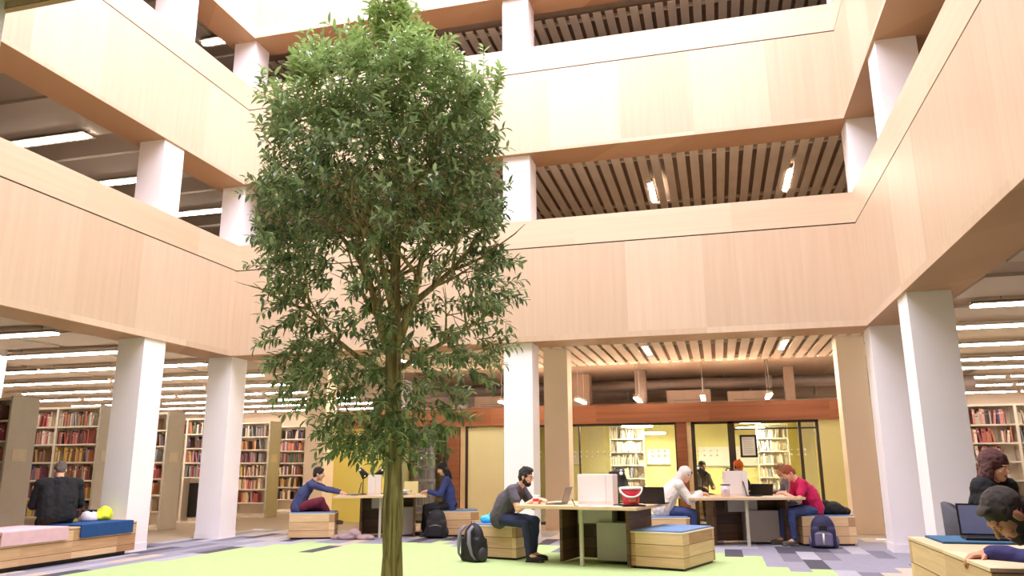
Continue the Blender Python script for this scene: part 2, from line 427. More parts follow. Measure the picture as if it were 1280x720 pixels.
def glazed(nm, x0, x1, bars=(), mat=FRAMEM, th=.045, transom=None):
    o = MB().box(x0, GY + .03, .05, x1, GY + .045, 2.14).build(nm, GLASS); struct(o)
    f = MB(); f.box(x0, GY, 0, x0 + th, GY + .08, 2.14); f.box(x1 - th, GY, 0, x1, GY + .08, 2.14)
    f.box(x0, GY, 2.09, x1, GY + .08, 2.14); f.box(x0, GY, 0, x1, GY + .08, .06)
    for b in bars: f.box(b, GY, 0, b + th, GY + .08, 2.14)
    if transom: f.box(x0, GY + .01, transom, x1, GY + .07, transom + .03)
    f.build('frame', mat, o)
    d = MB(); n = int((x1 - x0 - .2) / .13)
    for i in range(n):
        for z in (1.44, 1.54): d.lathe([(.001, 0), (.022, 0), (.022, .002), (.001, .002)], 8, (x0 + .12 + i * .13, GY + .03, z), 0, Matrix.Rotation(R(90), 3, 'X'))
    d.build('frosted_dots', PAPER, o)
glazed('window_1', -7.28, -6.05, (), FRAMEM)
glazed('window_2', -3.95, -.84, (-2.95,), FRAMEM, .03)
glazed('door_1', -.53, .30, (), FRAMEM, .08)
glazed('window_3', .30, 2.02, (1.62,), FRAMEM, .06, 1.96)
# pale yellow sliding panel
dp = MB().box(-5.50, GY, .04, -4.0, GY + .06, 2.10).build('door_2', PALEYELLOW); struct(dp)
MB().box(-5.56, GY - .02, 0, -5.50, GY + .08, 2.14).build('frame', FRAMEM, dp)
MB().box(-5.68, GY - .01, 0, -5.56, GY + .08, 2.14).build('frame', plain('cream jamb', (240, 214, 168), .5), dp)
# white boards put where screens reflect in the glass; framed notice
for k, (x0, x1, z0, z1, lb) in enumerate([(-4.75, -3.95, 1.28, 1.66, 'white board for a screen reflected in the glass, beside the cream column'),
                                     (-2.0, -1.35, 1.28, 1.7, 'white board for a screen reflected in the glass, beside the walnut post'),
                                     (-.55, 1.05, 1.22, 1.75, 'wide white board for screens reflected in the glass door'),
                                     (1.1, 1.75, 1.22, 1.75, 'white board behind the framed notice')]):
    t = thing('pale_board', ((x0 + x1) / 2, 23.196, z0), 0, lb, 'board')
    w = (x1 - x0) / 2
    MB().box(-w, -.03, 0, w, 0, z1 - z0).build('board', SCREENW, t)
    MB().box(-w - .02, -.06, -.03, w + .02, 0, -.0).build('board_ledge', GREYM, t)
t = thing('framed_notice', (.62, GY - .012, 1.62), 0, 'portrait notice in a black frame hung on the glass above the tables', 'notice')
f = MB(); f.box(-.17, -.02, -.23, .17, 0, -.19); f.box(-.17, -.02, .19, .17, 0, .23); f.box(-.17, -.02, -.19, -.13, 0, .19); f.box(.13, -.02, -.19, .17, 0, .19)
f.build('frame', BLACKM, t)
MB().box(-.13, -.012, -.19, .13, -.002, .19).build('sheet', PAPER, t)
pr = MB()
for i in range(13): pr.box(-.10, -.0135, .15 - i * .025, .10 - (i * 7 % 5) * .012, -.0125, .156 - i * .025)
pr.build('print', plain('grey print', (170, 164, 170), .7), t)
for k, (x, y, z, rr, lb) in enumerate([(-1.95, 19.9, 2.22, .40, 'glowing round pendant behind the glass, above the red bucket'), (-1.75, 21.9, 2.12, .38, 'small far glowing disc behind the glass beside the walnut post'),
                                (.78, 19.3, 2.24, .36, 'glowing round pendant behind the glass, above the framed notice'), (.85, 21.3, 2.19, .36, 'far glowing disc seen just above the framed notice')]):
    t = thing('disc_pendant', (x, y, z), 0, lb, 'pendant light')
    MB().lathe([(.001, -.03), (rr * .95, -.03), (rr, -.01), (rr * .95, .0), (.001, .0)], 28).build('diffuser', DISC, t)
    MB().lathe([(.001, 0), (rr * .9, 0), (rr * .9, .015), (.001, .015)], 28).build('housing', GREYM, t)
    MB().tube([(0, 0, .015), (0, 0, 2.46 - z)], .006, 6).build('suspension_rod', GREYM, t)

# services and far structure above the glazed room
DUCT = plain('brown grey ductwork', (158, 140, 132), .5, .3)
for k, (y, z, r_, x0, x1, lb) in enumerate([(22.6, 3.50, .16, -8.5, 6.0, 'long round duct running above the walnut band'), (24.0, 3.42, .22, -9, 7, 'thicker round duct behind the first one above the glazed room')]):
    t = thing('round_duct', (0, y, z), 0, lb, 'duct')
    MB().tube([(x0, 0, 0), (x1, 0, 0)], r_, 20).build('duct_run', DUCT, t)
    for i in range(4): MB().tube([(x0 + 1.6 + i * 3.6, 0, r_ * .9), (x0 + 1.6 + i * 3.6, 0, 3.749 - z)], .01, 6).build('hanger_rod', GREYM, t)
    for i in range(8): MB().tube([(x0 + 1 + i * 1.8, 0, 0), (x0 + 1.08 + i * 1.8, 0, 0)], r_ + .015, 20).build('collar', GREYM, t)
for k, (x, y, r_, z0) in enumerate([(-1.9, 20.9, .16, 2.55)]):
    t = thing('vertical_duct', (x, y, z0), 0, 'upright round duct with elbow standing on the glazed room', 'duct')
    MB().tube([(0, 0, 0), (0, 0, 1.2)], r_, 18).build('duct_run', DUCT, t)
    MB().tube([(0, 0, .18), (0, -.3, .2)], r_ * .95, 18).build('branch', DUCT, t)
for k, (x, y, w, dd, h) in enumerate([(-3.6, 21.5, .5, .5, 1.2), (-.7, 22.3, 1.2, .5, .75), (.9, 22.6, 1.1, .5, .7), (1.9, 21.2, .25, .25, 1.2), (-6.2, 22, 1.3, .5, .7)]):
    t = thing('service_unit', (x, y, 2.542), 0, ['brown boxed riser beside the cream column above the glazed room', 'beige air unit on the glazed room roof behind the upright duct', 'beige air unit above the framed notice',
               'narrow riser above the ginger haired man', 'beige air unit behind the tree crown'][k], 'air unit')
    MB().box(-w / 2, -dd / 2, 0, w / 2, dd / 2, h - .0, b=.02).build('casing', plain('beige casing', (196, 170, 152), .6) if k not in (0, 3) else plain('brown riser', (150, 124, 108), .6), t)
    g = MB()
    for i in range(6): g.box(-w * .35, -dd / 2 - .012, .15 + i * .06, w * .35, -dd / 2, .175 + i * .06)
    g.build('grille', DUCT, t)

# ------------------------------------------------------------------ bookcases and books
BOOKS = []
TH = .335
def bookcase(x0, y, w, label, end=None, tiers=7, low_open=False, group=None, H=2.42, D_=.26):
    """one bay of open shelving; origin at front-left foot; faces -Y"""
    t = thing('bookcase', (x0, y, 0), 0, label, 'bookcase', group)
    th = .025
    for s in (0, w - th): MB().box(s, 0, 0, s + th, D_, H).build('side_panel', SHELFWHITE, t)
    MB().box(th, D_ - .012, .09, w - th, D_, H).build('back_panel', SHELFWHITE, t)
    MB().box(th, 0, H - .04, w - th, D_ - .012, H).build('top_panel', SHELFWHITE, t)
    zs = []
    for k in range(tiers):
        z = H - .035 - (k + 1) * TH
        if z < .04: break
        if low_open and z < .72: continue
        MB().box(th, .004, z - .03, w - th, D_ - .012, z).build('shelf', SHELFWHITE, t); zs.append(z)
    MB().box(th, .02, 0, w - th, .04, .04).build('plinth', SHELFWHITE, t)
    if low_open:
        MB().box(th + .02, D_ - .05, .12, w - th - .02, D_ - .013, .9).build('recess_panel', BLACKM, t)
    if end:
        e = MB().box(w, -.02, 0, w + .035, .52, H + .02).build('end_panel', ENDGREY, t)
        e['label'] = 'grey green end panel'
        sg = MB().box(w + .035, .10, 1.38, w + .043, .38, 1.58).build('sign_plate', plain('cream sign plate', (214, 204, 180), .5), e)
    return t, zs, (x0 + th, x0 + w - th), y, D_
BASE_COL = [(164, 80, 88), (190, 110, 104), (84, 80, 112), (110, 116, 160), (226, 212, 194), (238, 228, 218), (116, 84, 70), (146, 112, 92), (96, 116, 90), (62, 54, 58), (212, 182, 106),
            (214, 146, 140), (178, 154, 136), (150, 98, 126), (206, 188, 172), (112, 76, 76), (198, 130, 100), (146, 148, 156)]
CNAME = ['crimson', 'brick red', 'navy', 'blue', 'cream', 'ivory', 'dark brown', 'brown', 'green', 'black', 'yellow', 'salmon', 'tan', 'plum', 'beige', 'maroon', 'orange', 'grey']
BM_ = [plain('book cover ' + n, c, .6, var=.08, scale=20) for n, c in zip(CNAME, BASE_COL)]
ORD7 = ['top', 'second', 'third', 'fourth', 'fifth', 'sixth', 'lowest']
def fill_shelves(cs, where, seed, palette=None, full=.95):
    t, zs, (xa, xb), y, D_ = cs
    r = random.Random(seed)
    for k, z in enumerate(zs):
        x = xa + .01; lim = xb - r.uniform(.02, .22)
        mood = [r.randrange(len(BM_)) for _ in range(6)] if palette is None else palette
        while x < lim:
            th = r.uniform(.018, .05); h = r.uniform(.19, .285); d = r.uniform(.14, .2)
            lean = r.choice([0, 0, 0, 0, .12, -.14]) if r.random() < .5 else 0
            if x + th + abs(math.sin(lean)) * h > lim: break
            c = r.choice(mood)
            off = max(0, math.sin(lean)) * h * -1
            BOOKS.append((x + (h * abs(math.sin(lean)) if lean < 0 else 0), y + .02 + r.uniform(0, .03), z + (th * math.sin(abs(lean)) if lean > 0 else 0), th, h, d, lean, c, where, k))
            x += th * math.cos(lean) + abs(math.sin(lean)) * h + .002
            if r.random() < .03: x += r.uniform(.05, .12)
WEST_ROWS = [(10.35, 1, 'the nearest stack by the picture edge'), (12.3, 2, 'the stack behind the man in black'), (14.2, 1, 'the stack between the two white columns'),
             (16.15, 2, 'the stack half hidden by the corner column'), (18.15, 3, 'the stack beyond the corner column'), (20.1, 3, 'the farthest stack, beside the white column')]
for i, (y, nb, wh) in enumerate(WEST_ROWS):
    for b in range(nb):
        w = .99; x0 = -11.335 - (b + 1) * w
        lab = f'white bookcase, grey end panel, end bay of {wh}' if b == 0 else f'white bookcase, {["", "second", "third"][b]} bay of {wh}'
        cs = bookcase(x0, y, w, lab, end=(b == 0), low_open=(i == 3 and b == 0))
        fill_shelves(cs, ('end bay' if b == 0 else ['', 'second bay', 'third bay'][b]) + ' of ' + wh, 11 * i + b)
for b in range(3):
    x0 = 4.42 + b * .93
    cs = bookcase(x0, 16.2, .93, ['white bookcase beside the white column, behind the auburn haired woman', 'white bookcase, second bay behind the auburn haired woman', 'white bookcase, third bay of the row behind the auburn haired woman'][b], H=2.32)
    fill_shelves(cs, ['the bookcase beside the white column', 'the second bay behind the woman', 'the third bay behind the woman'][b], 90 + b)
# white shelving inside the glazed room
for (x0, y, w, lb, wh, sd) in [(-2.75, 20.6, .9, 'white bookcase inside the glazed room, above the red bucket', 'the bookcase inside the glazed room', 120),
                           (-8.0, 19.6, .95, 'white bookcase behind the glass beside the tree trunk', 'the bookcase behind the glass by the trunk', 121),
                           (-7.0, 19.6, .9, 'white bookcase behind the glass next to the woman in blue', 'the bookcase behind the glass by the woman', 122),
                           (1.0, 21.6, .8, 'white bookcase deep in the glazed room behind the framed notice', 'the bookcase behind the framed notice', 123)]:
    cs = bookcase(x0, y, w, lb, H=2.3); fill_shelves(cs, wh, sd, palette=[4, 5, 12, 14, 17])
CAM0 = V((0, 0, 1.25))
def seen(b):
    p = V((b[0], b[1], b[2])); d = (p - CAM0).length
    pen = 1.0
    if 'picture edge' in b[8] and b[0] < -11.75: pen = 3
    if 'inside' in b[8] or 'glass' in b[8] or 'notice' in b[8]: pen = 1.6
    if 'half hidden' in b[8] and (b[0] < -12.4): pen = 4
    if 'man in black' in b[8] and b[2] < .5: pen = 2
    if 'third bay of the stack behind' in b[8] or ('between the two' in b[8] and b[0] < -11.95): pen = 4
    if 'beyond the corner' in b[8] and b[0] < -12.75: pen = 4
    if 'farthest' in b[8] and b[0] < -12.35: pen = 4
    if b[1] == 0: pen = 9
    return d * pen / math.sqrt(b[3] * b[4])
BOOKS.sort(key=seen)
def book_geo(m, th, h, d, pages, M=None, mi=0, mp=1):
    m.box(0, 0, 0, th, d, h, mi, M); m.box(.003, .004, h, th - .003, d - .004, h + .0015, mp, M)
PAGES = plain('book pages', (232, 222, 200), .8)
meshcache = {}
for i, b in enumerate(BOOKS[:300]):
    x, y, z, th, h, d, lean, c, wh, k = b
    key = (round(th, 2), round(h, 2), c)
    if key not in meshcache:
        m = MB(); book_geo(m, max(.016, key[0]), key[1], .17, 1)
        m.box(0.002, -.001, key[1] * .7, max(.014, key[0] - .002), 0, key[1] * .78, 2)
        meshcache[key] = m.mesh('book', [BM_[c], PAGES, BM_[(c * 5 + 4) % len(BM_)]])
    o = bpy.data.objects.new('book', meshcache[key]); C.objects.link(o)
    o.location = (x, y, z); o.rotation_euler = (0, lean, 0)
    lab = f'{CNAME[c]} book, {ORD7[k]} shelf, {wh}'
    tag(o, lab, 'book', f'{CNAME[c]} books, {ORD7[k]} shelf, {wh}')
m = MB()
for b in BOOKS[300:]:
    x, y, z, th, h, d, lean, c, wh, k = b
    M = Matrix.Translation((x, y, z)) @ Matrix.Rotation(lean, 4, 'Y')
    m.box(0, 0, 0, th, .17, h, c, M)
if BOOKS[300:]:
    tag(m.build('books', BM_), 'the remaining small books on the farther shelves of the stacks', 'books', None, 'stuff')
# ------------------------------------------------------------------ benches, boxes, desks
BLUEPAD = plain('blue felt pad', (112, 138, 178), .95, var=.06, scale=12, bump=.3, spec=.2)
DBLUE = plain('deep blue felt', (42, 78, 132), .95, var=.06, scale=12, bump=.3, spec=.2)
TEAL = plain('teal blue mat', (66, 104, 134), .9, var=.06, scale=12, bump=.3, spec=.2)
PINK = plain('pale pink felt', (222, 186, 194), .95, var=.05, scale=10, bump=.3, spec=.2)
EDGEPALE = plain('pale lipping', (232, 214, 186), .5)
def box_stool(x, y, deg, w, d, label, group=None, h=.45, pad=BLUEPAD):
    """timber box seat with a felt pad let into its top"""
    t = thing('box_stool', (x, y, 0), R(deg), label, 'stool', group)
    MB().box(-w / 2 + .03, -d / 2 + .03, 0, w / 2 - .03, d / 2 - .03, .03).build('plinth', BLACKM, t)
    MB().box(-w / 2, -d / 2, .03, w / 2, d / 2, h - .02, b=.006).build('body', BOXWOOD, t)
    MB().box(-w / 2 - .004, -d / 2 - .004, h - .025, w / 2 + .004, d / 2 + .004, h - .008, b=.003).build('lipping', EDGEPALE, t)
    MB().box(-w / 2 + .02, -d / 2 + .02, h - .012, w / 2 - .02, d / 2 - .02, h + .012, b=.008).build('seat_pad', pad, t)
    return t
# free box in the middle, near corner (-.48,9.93), turned 19 degrees
a = R(-19)
def corner_box(nx_, ny_, deg, w, d, *args, **kw):
    """near (front right) corner given"""
    t = R(deg); cx = nx_ - w / 2 * math.cos(t) - d / 2 * math.sin(t) ; cy = ny_ - w / 2 * math.sin(t) + d / 2 * math.cos(t)
    return box_stool(cx, cy, deg, w, d, *args, **kw)
corner_box(-.48, 9.93, -19, .70, 1.1, 'oak box stool with blue top standing alone in front of the tables')
corner_box(-2.74, 10.62, -14, .75, .62, 'oak box stool under the bearded man in grey T-shirt')
box_stool(-7.22, 13.22, 21, .80, .6, 'oak box stool under the man in the blue sweater')
box_stool(-4.86, 14.18, 21, .9, .6, 'oak box stool under the woman in blue with the black backpack against it')
box_stool(-.92, 13.0, 15, .72, .6, 'oak box stool under the person in the white hoodie')
box_stool(1.55, 13.72, 12, .82, .6, 'oak box stool carrying the ginger haired man and a black coat')

def desk(cx_, cy_, deg, w, d, label, legy=.06):
    """double desk: worktop, slim front leg, grey pedestal and dark boards beneath; origin centre front"""
    t = thing('desk', (cx_, cy_, 0), R(deg), label, 'desk', None)
    MB().box(-w / 2, 0, .705, w / 2, d, .745, b=.004).build('worktop', TABLEWOOD, t)
    for yy in (legy, d - legy): MB().box(-.022, yy - .022, 0, .022, yy + .022, .705).build('leg', plain('pale grey leg', (196, 190, 170), .4), t)
    MB().box(.10, d * .38, .05, .62, d * .62, .52, b=.006).build('pedestal', GREYM, t)
    MB().box(-.18, d * .42, .50, .30, d * .58, .705).build('cable_tray', GREYM, t)
    MB().box(-w / 2 + .49, d * .66, .03, w / 2 - .24, d * .66 + .04, .70).build('modesty_panel', DARKBOX, t)
    MB().box(-w / 2 + .45, d * .3, .02, -w / 2 + .49, d * .7, .70).build('end_panel', DARKBOX, t)
    MB().box(w / 2 - .24, d * .2, .02, w / 2 - .20, d * .9, .70).build('end_panel', DARKBOX, t)
    return t
T1 = desk(-5.93, 13.22, 21, 1.66, 1.2, 'pale topped desk between the man in blue and the long haired woman', .15)
T2 = desk(-1.82, 9.98, -12, 1.66, 1.4, 'pale topped desk with the red bucket and the bearded man', .25)
T3 = desk(.40, 12.98, 15, 1.82, 1.2, 'pale topped desk between the white hoodie and the ginger haired man', .10)
def on(T, x, y, z=.745):
    a = T.rotation_euler.z
    return (T.location.x + x * math.cos(a) - y * math.sin(a), T.location.y + x * math.sin(a) + y * math.cos(a), z)

def screen_tower(T, x, y, w, d, h, label):
    t = thing('divider_box', on(T, x, y), T.rotation_euler.z, label, 'desk divider', None)
    MB().box(-w / 2, -d / 2, .0, w / 2, d / 2, h, b=.008).build('casing', SCREENW, t)
    MB().box(w / 2 - .10, -d / 2 - .004, .02, w / 2 - .096, -d / 2, h - .02).build('seam', plain('seam grey', (200, 190, 190), .6), t)
    MB().box(-w / 2 + .02, -d / 2 - .003, .03, w / 2 - .02, -d / 2, .034).build('base_seam', plain('seam grey', (200, 190, 190), .6), t)
    return t
screen_tower(T2, .10, .62, .50, .2, .39, 'large white divider box on the desk with the red bucket')
screen_tower(T3, -.02, .55, .36, .2, .40, 'white divider box on the desk between the hoodie and the ginger man')
screen_tower(T1, -.14, .55, .24, .2, .36, 'narrow white divider box on the desk in front of the yellow wall')

def desk_lamp(T, x, y, hd, label, h=.42, tilt=0.5, side=1, shade=.075, z=.745):
    """task lamp: base, two part stem, bell shade with a round bulb cap"""
    t = thing('desk_lamp', on(T, x, y, z), hd, label, 'lamp', None)
    MB().lathe([(.001, 0), (.075, 0), (.075, .012), (.02, .02), (.001, .02)], 20).build('base', BLACKM, t)
    MB().tube([(0, 0, .015), (0, 0, h * .9), (side * .05, 0, h)], .008, 8).build('stem', BLACKM, t)
    q = Matrix.Rotation(tilt * side, 3, 'Y')
    c_ = V((side * .05, 0, h))
    MB().lathe([(.028, .05), (.034, .04), (.045, 0), (shade, -.15), (shade - .004, -.15), (.04, -.0), (.026, .04), (.026, .05)], 20, c_, 0, q).build('shade', BLACKM, t)
    MB().ell(c_ + q @ V((0, -.042, .012)), (.024, .012, .024), n=8).build('switch_cap', PAPER, t)
    MB().ell(c_ + q @ V((0, 0, -.10)), (.03, .03, .035), n=8).build('bulb', glow('lamp bulb', (255, 236, 200), 6), t)
desk_lamp(T2, .46, .42, 0, 'black bell shaded desk lamp beside the red bucket', .39, -.08)
desk_lamp(T2, .26, .98, 0, 'black desk lamp with pale tilted head peeping over the white divider', .42, 1.1, 1)
desk_lamp(T3, -.46, .95, 0, 'black desk lamp tilted down beside the white tub', .44, .7, -1)
desk_lamp(T3, -.05, 1.0, 0, 'black desk lamp behind the white divider under the orange hat', .40, .3, 1)
desk_lamp(T1, -.36, .62, 0, 'black desk lamp with tilted shade beside the laptop, before the yellow wall', .44, .7, -1)
desk_lamp(T1, -.06, .80, 0, 'black desk lamp bent over the narrow white divider', .44, .8, 1)

ALU = plain('grey laptop shell', (120, 110, 106), .4, .3)
DSCR = plain('dark screen', (34, 32, 40), .25)
def laptop(loc, rz, label, shell=ALU, scr=None, w=.33, d=.22, tilt=15, sw=None):
    """open laptop; the user sits at -Y, lid rises at the far edge"""
    t = thing('laptop', loc, rz, label, 'laptop', None)
    MB().box(-w / 2, -d / 2, 0, w / 2, d / 2, .016, b=.004).build('base', shell, t)
    k = MB()
    for r_ in range(5):
        for c_ in range(12): k.box(-w / 2 + .025 + c_ * (w - .05) / 12, -.01 + r_ * .019, .016, -w / 2 + .022 + (c_ + 1) * (w - .05) / 12, .005 + r_ * .019, .018)
    k.build('keyboard', BLACKM, t)
    M = Matrix.Translation((0, d / 2, .012)) @ Matrix.Rotation(R(-tilt), 4, 'X')
    l = MB().box(-w / 2, -.004, 0, w / 2, .004, d, 0, M).build('lid', shell, t)
    MB().box(-w / 2 + .012, -.0055, .014, w / 2 - .012, -.004, d - .012, 0, M).build('display', scr or DSCR, l)
    return t
def paper(T, x, y, rz, label, w=.21, d=.297, n=1, z=.745, mat=None):
    t = thing('paper_sheet', on(T, x, y, z + .0005), T.rotation_euler.z + rz, label, 'paper', None)
    m = MB()
    for i in range(n): m.box(-w / 2 + i * .004, -d / 2, i * .0012, w / 2 + i * .004, d / 2 + i * .003, i * .0012 + .0008)
    m.build('sheets', mat or PAPER, t)
    p = MB()
    for i in range(12): p.box(-w * .4, d * .38 - i * d * .065, n * .0012, w * (.4 - (i * 5 % 7) * .03), d * .38 - i * d * .065 + .004, n * .0012 + .0004)
    p.build('print', plain('grey print', (170, 164, 170), .7), t)
# --- desk with the bucket
laptop(on(T2, -.43, .46), T2.rotation_euler.z + R(-82), 'grey laptop open in front of the bearded man', tilt=18)
def cup(loc, label, c1, c2):
    t = thing('paper_cup', loc, 0, label, 'cup', None)
    MB().lathe([(.001, 0), (.030, 0), (.041, .11), (.039, .11), (.029, .004), (.001, .004)], 20).build('body', c1, t)
    MB().lathe([(.0306, .02), (.0398, .085), (.0402, .085), (.031, .02)], 20).build('band', c2, t)
    MB().lathe([(.0425, .108), (.044, .112), (.043, .12), (.036, .124), (.001, .124)], 20).build('lid', PAPER, t)
RED = plain('raspberry red plastic', (206, 32, 62), .4)
cup(on(T2, -.62, .20), 'red and white paper cup beside the bearded man’s laptop', PAPER, plain('cup red', (220, 40, 70), .5))
t = thing('bucket', on(T2, .62, .44), R(10), 'red plastic bucket with thick white rim and handle on the desk', 'bucket', None)
MB().lathe([(.001, 0), (.095, 0), (.128, .215), (.122, .215), (.09, .006), (.001, .006)], 28).build('body', RED, t)
MB().lathe([(.126, .205), (.138, .207), (.140, .225), (.130, .232), (.122, .225), (.122, .207)], 28).build('rim', PAPER, t)
hp = [(.142 * math.cos(a_), -.142 * math.sin(a_) * .62 - .04 * math.sin(a_), .222 - .115 * math.sin(a_)) for a_ in [math.pi * i / 14 for i in range(15)]]
MB().tube(hp, .012, 8).build('handle', PAPER, t)
MB().box(-.04, -.124, .05, .05, -.108, .12).build('sticker', plain('orange label', (236, 140, 90), .6), t)
paper(T2, .48, .16, .3, 'white papers lying before the red bucket', n=4)
paper(T2, .22, .15, 1.3, 'loose white sheet beside the paper pile, in front of the divider', n=1)
paper(T2, .10, .30, -.4, 'white sheet at the foot of the large white divider', n=1)
t = thing('tray', on(T2, .70, .22, .746), T2.rotation_euler.z + R(42), 'flat dark tray on the desk corner beside the red bucket', 'tray')
MB().box(-.15, -.09, 0, .15, .09, .008, b=.003).build('tray_base', BLACKM, t)
rm = MB(); rm.box(-.15, -.09, .008, .15, -.082, .018); rm.box(-.15, .082, .008, .15, .09, .018); rm.box(-.15, -.082, .008, -.142, .082, .018); rm.box(.142, -.082, .008, .15, .082, .018); rm.build('rim', BLACKM, t)
t = thing('phone', on(T2, -.02, .10, .745), T2.rotation_euler.z + .4, 'small black phone leaning upright on the desk', 'phone')
M = Matrix.Rotation(R(-25), 4, 'Y') @ Matrix.Rotation(R(4), 4, 'X')
MB().box(-.004, -.03, 0.002, .006, .03, .095, b=.003, M=M).build('case', BLACKM, t)
MB().box(.0062, -.026, .008, .0072, .026, .09, M=M).build('display', DSCR, t)
MB().box(-.002, -.014, 0, .045, .014, .006).build('stand', BLACKM, t)
for k, (x, y, lb) in enumerate([(.50, 1.12, 'dark laptop lid behind the lamp on the bucket desk'), (.80, 1.02, 'dark laptop lid behind the red bucket, at the desk end')]):
    laptop(on(T2, x - .02, y), T2.rotation_euler.z + R(180), lb, shell=BLACKM, tilt=10, w=.30, d=.21)
# --- third desk
laptop(on(T3, .28, .50), T3.rotation_euler.z + R(68), 'black laptop standing open beside the white divider', shell=BLACKM, tilt=12, w=.34, d=.235)
laptop(on(T3, .48, .86), T3.rotation_euler.z + R(172), 'black laptop in front of the grey shirted man', shell=BLACKM, tilt=28, w=.36, d=.2)
paper(T3, .58, .30, .2, 'white papers in front of the ginger haired man', n=3)
paper(T3, -.72, .18, .1, 'white papers under the hoodie wearer’s arm', n=2)
paper(T3, .42, .22, 1.2, 'single white sheet between the laptops on the hoodie desk', n=1)
t = thing('tub', on(T3, -.27, .25), 0, 'translucent white tub with a dark rim on the hoodie desk', 'tub')
MB().lathe([(.001, 0), (.06, 0), (.075, .19), (.071, .19), (.056, .005), (.001, .005)], 24).build('body', plain('milky plastic', (226, 216, 222), .35), t)
MB().lathe([(.074, .183), (.079, .185), (.079, .196), (.070, .196), (.070, .185)], 24).build('rim', BLACKM, t)
MB().box(-.03, -.074, .05, .03, -.064, .12).build('sticker', plain('lilac sticker', (190, 170, 200), .6), t)
# --- first desk
laptop(on(T1, -.52, .30), T1.rotation_euler.z + R(-88), 'grey laptop open in front of the man in blue', tilt=12)
paper(T1, -.66, .20, .2, 'white papers at the desk edge before the man in blue', n=3)
paper(T1, .62, .30, .5, 'open white papers in front of the woman in blue', n=3)
t = thing('cream_panel', on(T1, .54, .62), T1.rotation_euler.z, 'cream panel in place of a bright laptop on the desk beside the woman in blue', 'panel')  # cream panel made up in place of a likely bright laptop
MB().box(-.13, -.04, 0, .13, .04, .235, b=.004).build('casing', plain('bright cream panel', (250, 240, 176), .6), t)
MB().lathe([(.001, 0), (.014, 0), (.014, .003), (.001, .003)], 14, (0, -.041, .06), 0, Matrix.Rotation(R(90), 3, 'X')).build('front_ring', STEEL, t)
t = thing('paper_pile', on(T1, .38, .34), .4, 'crumpled white papers piled beside the tree trunk on the desk', 'papers')
m = MB(); rr = random.Random(5)
for i in range(7):
    M = Matrix.Translation((rr.uniform(-.03, .03), rr.uniform(-.03, .03), .003 + i * .012)) @ Matrix.Rotation(rr.uniform(-.5, .5), 4, 'Z') @ Matrix.Rotation(rr.uniform(-.12, .12), 4, 'X')
    m.box(-.09, -.12, 0, .09, .12, .006, 0, M)
m.build('sheets', PAPER, t)

# --- long bench
t = thing('bench', (-9.02, 6.2, 0), 0, 'long oak board bench with blue and pink cushions, under the man in black', 'bench')
MB().box(-.34, -1.4, 0, .34, 4.0, .06).build('plinth', BLACKM, t)
MB().box(-.42, -1.5, .06, .42, 4.1, .45, b=.006).build('body', BOXWOOD, t)
MB().box(-.425, -1.505, .452, .425, 4.105, .47, b=.004).build('seat_top', TABLEWOOD, t)
def drape(nm, x0, x1, y0, y1, z, drop, mat, label):
    """flat cushion folding down over the bench front"""
    t = thing(nm, ((x0 + x1) / 2, (y0 + y1) / 2, z), 0, label, 'cushion')
    w = (x1 - x0) / 2; l = (y1 - y0) / 2
    m = MB(); m.box(-w, -l, .001, w + .018, l, .026, b=.01)
    m.build('top_pad', mat, t)
    m = MB(); m.box(w + .008, -l, -drop, w + .024, l, .018, b=.006); m.build('front_flap', mat, t)
drape('cushion', -9.36, -8.595, 7.95, 8.98, .47, .15, PINK, 'pale pink felt cushion folded over the bench front')
drape('cushion', -9.36, -8.595, 9.2, 10.2, .47, .15, DBLUE, 'deep blue felt cushion folded over the bench front, nearest the column')

# --- tall box table with blue mat
t = thing('box_table', (1.25, 4.42, 0), 0, 'tall oak board box with a blue mat and laptop on top', 'table')
MB().box(.04, .04, 0, 1.56, 1.70, .05).build('plinth', BLACKM, t)
MB().box(0, 0, .05, 1.6, 1.74, .728, b=.006).build('body', BOXWOOD, t)
MB().box(-.004, -.004, .730, 1.604, 1.744, .75, b=.004).build('table_top', TABLEWOOD, t)
t = thing('desk_mat', (2.07, 5.9, .7505), 0, 'blue felt mat under the laptop on the tall oak box', 'mat')
MB().box(-.72, -.25, 0, .76, .22, .014, b=.006).build('pad', TEAL, t)
MB().box(-.722, -.252, -.0005, .762, .222, .004).build('edging', DBLUE, t)
laptop((1.67, 5.84, .765), R(-6), 'black laptop with lavender reflection painted on its screen, on the blue mat', shell=BLACKM, scr=plain('lavender reflection display', (120, 128, 168), .2), w=.30, d=.21, tilt=12)  # lavender reflection put into the display colour

